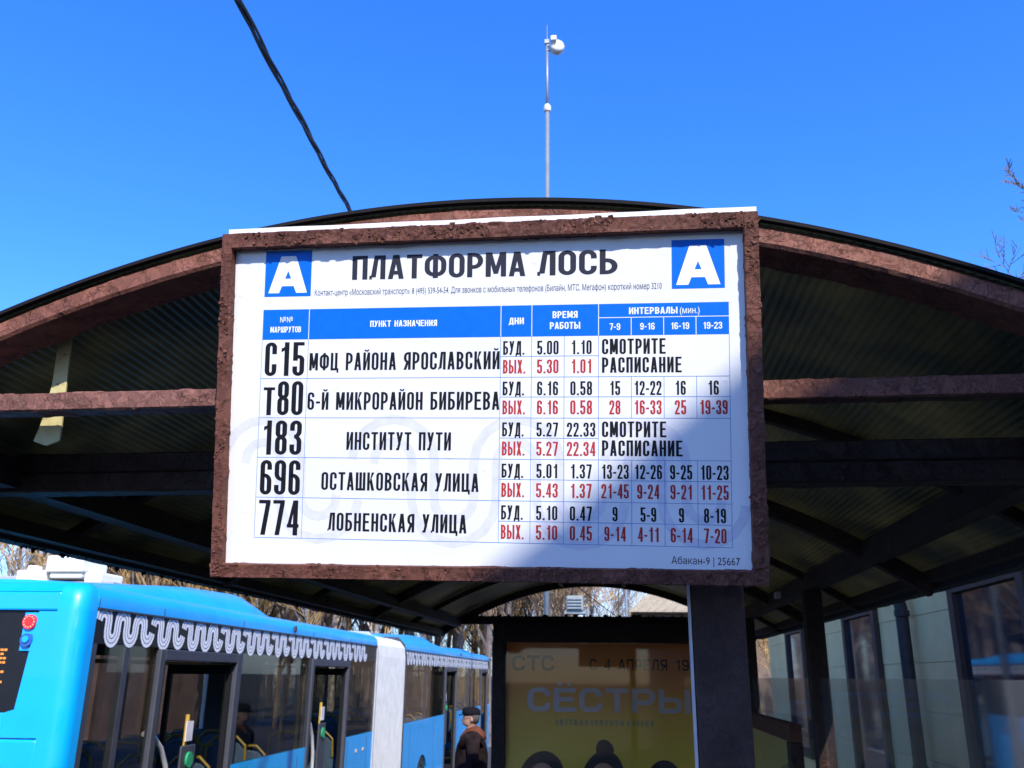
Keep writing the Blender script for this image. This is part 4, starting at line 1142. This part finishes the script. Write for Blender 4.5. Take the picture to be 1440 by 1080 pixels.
# planks: individual boards between the openings
nb = 0
for a, b in zip(edges[::2], edges[1::2]):
    z_ = -.3
    cuts = [a]
    while cuts[-1]+1.05 < b: cuts.append(cuts[-1]+1.05)
    cuts.append(b)
    while z_ < zt-.02:
        h_ = min(.40, zt-z_)
        for c0, c1 in zip(cuts, cuts[1:]):
            hbb(MB().add([(2.612, c0+.004, z_), (2.612, c1-.004, z_), (2.616, c1-.004, z_+h_-.004), (2.616, c0+.004, z_+h_-.004), (2.629, c0+.004, z_), (2.629, c1-.004, z_), (2.629, c1-.004, z_+h_-.004), (2.629, c0+.004, z_+h_-.004)],
                         [(0,1,2,3),(4,7,6,5),(0,4,5,1),(3,2,6,7),(0,3,7,4),(1,5,6,2)]), 'plank', SIDING)
        z_ += h_
for a, b in wins:
    hbb(MB().box(2.604, 2.629, a, b, -.3, .9), 'under_window_panel', SIDING)
    wf = hbb(MB().box(2.56, 2.629, a, a+.11, .9, 2.70).box(2.56, 2.629, b-.11, b, .9, 2.70).box(2.56, 2.629, a+.1105, b-.1105, 2.60, 2.70).box(2.56, 2.629, a+.1105, b-.1105, .9, 1.0), 'window_frame', SIDETRIM, bevel=.004)
    gl = hbb(MB().box(2.60, 2.606, a+.11, b-.11, 1.0, 2.6), 'window_pane', WINGLASS)
    hbb(MB().box(2.53, 2.629, a-.06, b+.06, 2.705, 2.86), 'lintel', LINTEL, bevel=.005)
    hbb(MB().box(2.604, 2.629, a, b, 2.862, zt), 'over_window_panel', SIDING)
hbb(MB().box(2.25, 7.8, 3.9, 17.3, zt+.002, zt+.14), 'roof', ROOFG, bevel=.01)
dp = hbb(MB().tube([(2.38, 9.5, 2.93), (2.42, 9.15, 2.92), (2.46, 8.88, 2.87), (2.50, 8.70, 2.75), (2.52, 8.63, 2.58), (2.52, 8.62, .1), (2.46, 8.62, -.1)], .055, 14), 'downpipe', PIPEM, smooth=True)
for z_ in (2.5, 1.2): hbb(MB().tube([(2.52, 8.62, z_), (2.52, 8.62, z_+.05)], .066, 14), 'pipe_clip', PIPEM)

# ------------------------------------------------------------------ gabled house behind the photographer (unseen; its rake is shaped to cast the slanting shade)
gh = empty('gabled_shade_house', (7.0, -11, RZ), 'tall unseen gabled house behind the photographer, roof shaped to shade the right of the shelter', 'house')
def ghb(mb, name, mat, **k): mb.v = [(x-7.0, y+11, z-RZ) for x, y, z in mb.v]; return mb.build(name, mat, gh, **k)
def rz_(x): return 6.362+.66*(x-2.09)
m = MB(); m.prism([(.9, RZ), (.9, rz_(.9)-.25), (7, rz_(7)-.25), (13.1, rz_(.9)-.25), (13.1, RZ)], 'y', -13, -3.4); ghb(m, 'wall', PLASTER)
for s_ in (1, -1):
    P_ = lambda x: (x if s_ == 1 else 14-x)
    m = MB(); m.prism([(P_(.5), rz_(.5)), (P_(7), rz_(7)), (P_(7), rz_(7)-.2), (P_(.5), rz_(.5)-.2)], 'y', -13.4, -3.0); ghb(m, 'roof_slope', SHING)
for z_ in (1.0, 4.0):
    for x_ in (3, 6.5, 10): ghb(MB().box(x_, x_+1.1, -3.399, -3.34, z_+.2, z_+1.7), 'window', WINGLASS)

# ------------------------------------------------------------------ masts, cables, floodlight
ms_ = empty('antenna_mast', (-1.37, 17.0, RZ), 'tall thin galvanised mast with a white drum antenna at its top', 'antenna mast')
def mst(mb, name, mat, **k): mb.v = [(x+1.37, y-17.0, z-RZ) for x, y, z in mb.v]; return mb.build(name, mat, ms_, **k)
mst(MB().tube([(-1.37, 17, RZ), (-1.345, 17, 14.1)], [.055, .048], 12), 'pole', GALV, smooth=True)
mst(MB().tube([(-1.345, 17, 14.101), (-1.35, 17, 15.9)], .030, 12), 'upper_pole', GALV, smooth=True)
mst(MB().tube([(-1.345, 17, 13.98), (-1.345, 17, 14.02), (-1.345, 17, 14.10), (-1.345, 17, 14.16)], [.07, .085, .085, .05], 14), 'collar', OFFW)
mst(MB().tube([(-1.35, 17, 15.9), (-1.35, 17, 16.35)], [.010, .006], 6), 'lightning_rod', GALV)
dk = MB(); ring = []
for i, (o, r0) in enumerate(((0, .10), (.02, .15), (.06, .172), (.16, .172), (.20, .15), (.22, .09))):
    ring.append([Vector((-1.13, 17.02, 15.70))+Vector((.25, -.9, .1)).normalized()*(o-.1)+Vector((.96, .27, 0))*(r0*math.cos(t))+Vector((0, .1, .99))*(r0*math.sin(t)) for t in [2*math.pi*j/26 for j in range(26)]])
dk.loft(ring); mst(dk, 'drum_antenna', OFFW, smooth=True)
mst(MB().box(-1.25, -1.12, 16.78, 16.90, 15.74, 15.86), 'radio_unit', OFFW, bevel=.01)
mst(MB().box(-1.34, -1.16, 16.96, 17.0, 15.72, 15.76).box(-1.34, -1.16, 16.96, 17.0, 15.60, 15.63).box(-1.40, -1.30, 16.95, 17.05, 15.80, 15.90), 'antenna_bracket', GALV)

fl_ = empty('floodlight', (-.78, 20.0, RZ), 'grey green floodlight housing on a post seen through the far arch', 'floodlight')
def flb(mb, name, mat, **k): mb.v = [(x+.78, y-20, z-RZ) for x, y, z in mb.v]; return mb.build(name, mat, fl_, **k)
flb(MB().box(-1.16, -.80, 19.8, 20.2, 3.30, 3.62), 'lamp_housing', FLOODM, bevel=.02)
for i in range(4): flb(MB().box(-1.13, -.83, 19.76, 19.795, 3.34+i*.065, 3.37+i*.065), 'cooling_fin', GALV)
flb(MB().box(-1.20, -.74, 19.85, 20.15, 3.24, 3.295), 'bracket', GALV)
flb(MB().tube([(-.86, 20, RZ), (-.86, 20, 3.235)], .12, 10), 'post', OFFW)
flb(MB().tube([(-1.15, 20, 3.25), (-1.25, 20, 3.0), (-1.05, 20, 2.85)], .03, 8), 'arm', DGREY)

pole2 = MB().tube([(.18, 30, RZ), (.20, 30, 6.2)], [.06, .04], 8)
pole2.v = [(x-.18, y-30, z-RZ) for x, y, z in pole2.v]; p2 = pole2.build('street_pole', GALV, None); p2.location = (.18, 30, RZ)
tag(p2, 'slim grey utility pole standing against the sky beyond the far arch', 'pole')

def catenary(a, b, sag, n=40, amp=0, ph=0, turns=5):
    a, b = Vector(a), Vector(b); out = []
    d = (b-a).normalized(); s1 = d.cross(Vector((0, 0, 1))).normalized(); s2 = s1.cross(d)
    for i in range(n+1):
        t = i/n; p = a.lerp(b, t); p.z -= sag*4*t*(1-t)
        w = ph+turns*2*math.pi*t; out.append(p+s1*amp*math.cos(w)+s2*amp*math.sin(w))
    return out
A_, B_ = Vector((-1.22, .5, 4.32)), Vector((-2.40, 7.0, 6.02))
B_ = Vector((-1.768, 5.2, 4.974)); Q_ = Vector((-1.333, 2.5, 4.34))
A0 = B_+(Q_-B_)*2.2; B1 = B_+(B_-Q_)*.16
cb = empty('overhead_cable', tuple(B1), 'black twisted overhead cable slanting down from the upper left to behind the shelter roof', 'cable')
for ph, rad, mt in ((0, .0085, CABLEM), (2.1, .0062, CABLEM2), (4.3, .0055, CABLEM)):
    m = MB(); m.tube([p-B1 for p in catenary(B1, A0, .05, 140, .0095, ph, 4.6)], rad, 7); m.build('strand', mt, cb, smooth=True)
ct = az(B1.x)+.004
cp = MB(); cp.tube([(0, 0, 0), (0, 0, B1.z-ct+.04)], [.03, .025], 12); cp.box(-.1, .1, -.1, .1, 0, .012)
cpo = cp.build('cable_stand', DGREY, None); cpo.location = (B1.x, B1.y+.02, ct)
tag(cpo, 'dark steel stand on the shelter roof that holds the twisted cable', 'cable stand')
tw = MB(); tw.tube(catenary((-3.2, 24, 6.2), (.20, 30, 3.6), .2, 20), .015, 5); w_ = tw.build('overhead_wire', CABLEM, None); tag(w_, 'thin wire slanting across the sky in the far arch opening', 'wire')

# ------------------------------------------------------------------ far buildings
kb = empty('market_pavilion', (-19, 24, RZ), 'low pavilion with a grey sheet roof and bright white rooftop boxes beyond the bus', 'pavilion')
def kbb(mb, name, mat, **k): mb.v = [(x+19, y-24, z-RZ) for x, y, z in mb.v]; return mb.build(name, mat, kb, **k)
kbb(MB().box(-30, -13.2, 22.3, 28, RZ, 3.9), 'wall', KIOSKR)
kbb(MB().box(-30.4, -12.9, 21.9, 28.4, 3.902, 4.12), 'roof', ROOFG, bevel=.02)
kbb(MB().box(-30.2, -15.8, 25.2, 28.2, 4.13, 4.62), 'upper_roof', ROOFG, bevel=.03)
RW = simple('rooftop_white', (.82, .80, .70), .6, var=.03)
kbb(MB().box(-15.85, -15.0, 22.2, 23.4, 4.121, 4.46), 'vent_box', RW, bevel=.05)
kbb(MB().box(-14.98, -13.95, 22.1, 23.3, 4.40, 4.82).box(-14.9, -14.0, 22.2, 23.2, 4.25, 4.399), 'vent_box', RW, bevel=.04)
kbb(MB().box(-13.92, -13.45, 22.2, 23.3, 4.121, 4.40), 'vent_box', RW, bevel=.05)
kbb(MB().box(-15.7, -15.45, 22.4, 22.7, 4.462, 4.60), 'vent_cap', RW, bevel=.03)

hr = empty('apartment_tower', (-62, 150, RZ), 'pale beige apartment block standing far behind the bare trees', 'apartment block')
def hrb(mb, name, mat, **k): mb.v = [(x+62, y-150, z-RZ) for x, y, z in mb.v]; return mb.build(name, mat, hr, **k)
hrb(MB().box(-86, -50, 150, 164, RZ, 29), 'wall', PLASTER)
w0 = None
for fz in range(9):
    for c in range(11):
        x_ = -84+c*3.1; z_ = 1.5+fz*3
        if w0 is None:
            w0 = MB().box(0, 1.5, -.06, -.001, 0, 1.5).build('window', WINGLASS, hr); w0.location = (x_+62, 0, z_-RZ)
        else: share('window', w0, hr, (x_+62, 0, z_-RZ))

hs_ = empty('tiled_house', (2.6, 45, RZ), 'tan house with a stepped tiled roof seen at the right of the far arch', 'house')
def hsb(mb, name, mat, **k): mb.v = [(x-2.6, y-45, z-RZ) for x, y, z in mb.v]; return mb.build(name, mat, hs_, **k)
hsb(MB().box(.95, 7.5, 45.1, 52, RZ, 5.0), 'wall', simple('house_brick', (.17, .12, .09), .85, var=.25, vs=3))
# roof as rows of tiles, hipped towards the viewer
rows_ = 12
for i in range(rows_):
    t0, t1 = i/rows_, (i+1)/rows_
    z0 = 4.95+1.15*t0; y0_ = 44.7+2.6*t0; xa = .42+1.15*t0; xb = 8-3.1*t0
    x = xa
    while x < min(xb, 4.6):
        w__ = .42
        hsb(MB().box(x, min(x+w__, xb)-.015, y0_, y0_+.30, z0, z0+.10), 'roof_tile', SHING); x += w__
m = MB(); m.add([(.5, 44.8, 4.9), (8, 44.8, 4.9), (8, 52.3, 4.9), (.5, 52.3, 4.9), (1.6, 47.6, 6.02), (4.9, 47.6, 6.02), (4.9, 50, 6.02), (1.6, 50, 6.02)], [(0,1,5,4),(1,2,6,5),(2,3,7,6),(3,0,4,7),(4,5,6,7),(0,3,2,1)]); hsb(m, 'roof', SHING)

# ------------------------------------------------------------------ bare trees
def bare_tree(seed, H, spread=.5, levels=4, dens=1.0, twig=.009, r0=.16):
    rnd = random.Random(seed); segs = [[], []]
    def grow(p, d, L, r, lev):
        n = 4 if lev < 2 else 3
        pts = [p.copy()]; rr = [r]; q = p.copy(); dd = d.copy()
        for i in range(n):
            dd = (dd+Vector((rnd.gauss(0, .10), rnd.gauss(0, .10), rnd.gauss(.05, .06)))*(1 if lev else .35)).normalized()
            q = q+dd*L/n; pts.append(q.copy()); rr.append(max(twig*.6, r*(1-.75*(i+1)/n)))
        segs[0 if lev < 2 else 1].append((pts, rr, 6 if lev == 0 else 4 if lev == 1 else 3))
        if lev >= levels: return
        cnt = [int(15*dens), int(8*dens), int(7*dens), int(6*dens)][min(lev, 3)]
        for k_ in range(cnt):
            t = (.28 if lev == 0 else .12)+(1-(.28 if lev == 0 else .12))*(k_+rnd.random())/cnt
            i = min(n-1, int(t*n)); a = pts[i].lerp(pts[i+1], t*n-i)
            ax = dd.cross(Vector((rnd.gauss(0, 1), rnd.gauss(0, 1), rnd.gauss(0, 1)))).normalized()
            ang = spread*rnd.uniform(.7, 1.35)
            nd = (dd*math.cos(ang)+ax*math.sin(ang)); nd.z += .18; nd.normalize()
            grow(a, nd, L*(.50 if lev else .42)*(1.15-.55*t)*rnd.uniform(.75, 1.2), max(twig, r*(1-.7*t)*.5), lev+1)
    grow(Vector((0, 0, 0)), Vector((rnd.gauss(0, .03), rnd.gauss(0, .03), 1)), H, r0, 0)
    out = []
    for S_ in segs:
        m = MB()
        for pts, rr, n in S_: m.tube(pts, rr, n, cap=False)
        out.append(m)
    return out
def tree_data(seed, H, matT, matC, **k):
    t, c = bare_tree(seed, H, **k); ds = []
    for m, mt, nm in ((t, matT, 'trunk'), (c, matC, 'crown')):
        me = bpy.data.meshes.new(nm); me.from_pydata(m.v, [], m.f); me.materials.append(mt); ds.append(me)
    return ds
def put_tree(data, x, y, s, rz, label, group, name='bare_tree'):
    r = empty(name, (x, y, RZ), label, 'tree', group, rz); r.scale = (s, s, s*random.uniform(.92, 1.1))
    for me, nm in zip(data, ('trunk', 'crown')):
        o = bpy.data.objects.new(nm, me); COL.objects.link(o); o.parent = r
    return r
TL = ['leafless ochre brown tree with spreading twigs in the belt behind the blue bus', 'leafless grey brown tree with upright twigs in the belt behind the blue bus', 'leafless birch with pale trunk in the brown belt behind the blue bus', 'leafless dark brown tree with broad crown in the belt behind the blue bus']
T = [tree_data(11, 12, BARK, BARK2, spread=.62, twig=.013), tree_data(12, 12.5, BARKG, BARK, spread=.5, twig=.012), tree_data(13, 11.5, BARKW, BARK2, spread=.55, twig=.012),
     tree_data(14, 12, BARKG, BARK, spread=.66, twig=.013)]
TG = tree_data(21, 11, BARKG, BARKG, spread=.55, dens=.85, twig=.011)
GR = 'bare brown trees massed behind the bus'
LB = 'leafless brown tree in the dense belt behind the blue bus'
rt = random.Random(5)
for row, (y_, n_) in enumerate(((33, 16), (39, 18), (45, 20), (52, 22), (60, 24), (69, 26))):
    # belt between the bus and the right side, seen under the left eave
    xa = -y_*.66; xb = -y_*.045
    for i in range(n_):
        fx = (i+rt.random())/n_
        x_ = xa+(xb-xa)*fx
        if x_/y_ < -.60 and rt.random() < .3: continue
        kx = rt.randrange(4); put_tree(T[kx], x_, y_+rt.uniform(-3, 3), rt.uniform(.85, 1.2)*(.8+row*.10), rt.uniform(0, 6.28), TL[kx], GR)
for i in range(5):
    y_ = 46+i*5; put_tree(T[1], -y_*(.70+.05*i), y_, 1.0, i*1.3, 'thin grey leafless tree against the pale sky at the far left above the pavilion', 'thin trees at the far left')
for (x_, y_, s_) in ((-2.4, 38, .8), (-1.2, 44, .72), (-.3, 52, .66)): put_tree(TG, x_, y_, s_, x_*3, 'small grey leafless tree seen through the far arch of the shelter', 'trees seen through the far arch')
TR = tree_data(33, 11.5, BARKW, BARKG, spread=.75, dens=1.1, twig=.011)
rtree = put_tree(TR, 8.95, 16.3, .93, 1.1, 'pale barked leafless tree whose upper branches show above the right end of the shelter roof', None)
rtree.scale = (1.0, 1.0, .86)
for i in range(9):
    y_ = 27+i*5; put_tree(T[i % 2], y_*(.2+.035*(i*5 % 7)), y_, .72+.02*i, i*1.7, 'bare tree behind the low green building, mirrored in the bus windows', 'bare trees behind the low green building')
for i in range(6): put_tree(T[(i+1) % 2], 4.3+i*1.9, 33+(i*5 % 7), .55+.03*i, i*2.1, 'smaller bare tree in front of the tiled house, mirrored in the bus windows', 'bare trees before the tiled house')
# undergrowth reading as one mass behind the belt
m = MB(); rt = random.Random(9)
for i in range(90000):
    y_ = rt.uniform(60, 84); x_ = rt.uniform(-.72, .05)*y_; z_ = rt.uniform(RZ, 15)*(rt.random()**.25)*(1 if x_/y_ > -.6 else .35); L = rt.uniform(.5, 1.8)
    p = Vector((x_, y_, z_)); d = Vector((rt.gauss(0, .5), rt.gauss(0, .5), 1)).normalized(); s_ = d.cross(Vector((rt.gauss(0, 1), rt.gauss(0, 1), 0))).normalized()*.013
    m.add([p-s_, p+s_, p+d*L], [(0, 1, 2)])
me = bpy.data.meshes.new('thicket'); me.from_pydata(m.v, [], m.f); me.materials.append(BARK2)
th = bpy.data.objects.new('thicket', me); COL.objects.link(th)
tag(th, 'dense far-off brown thicket closing the view behind the trees', 'thicket', None, 'stuff')
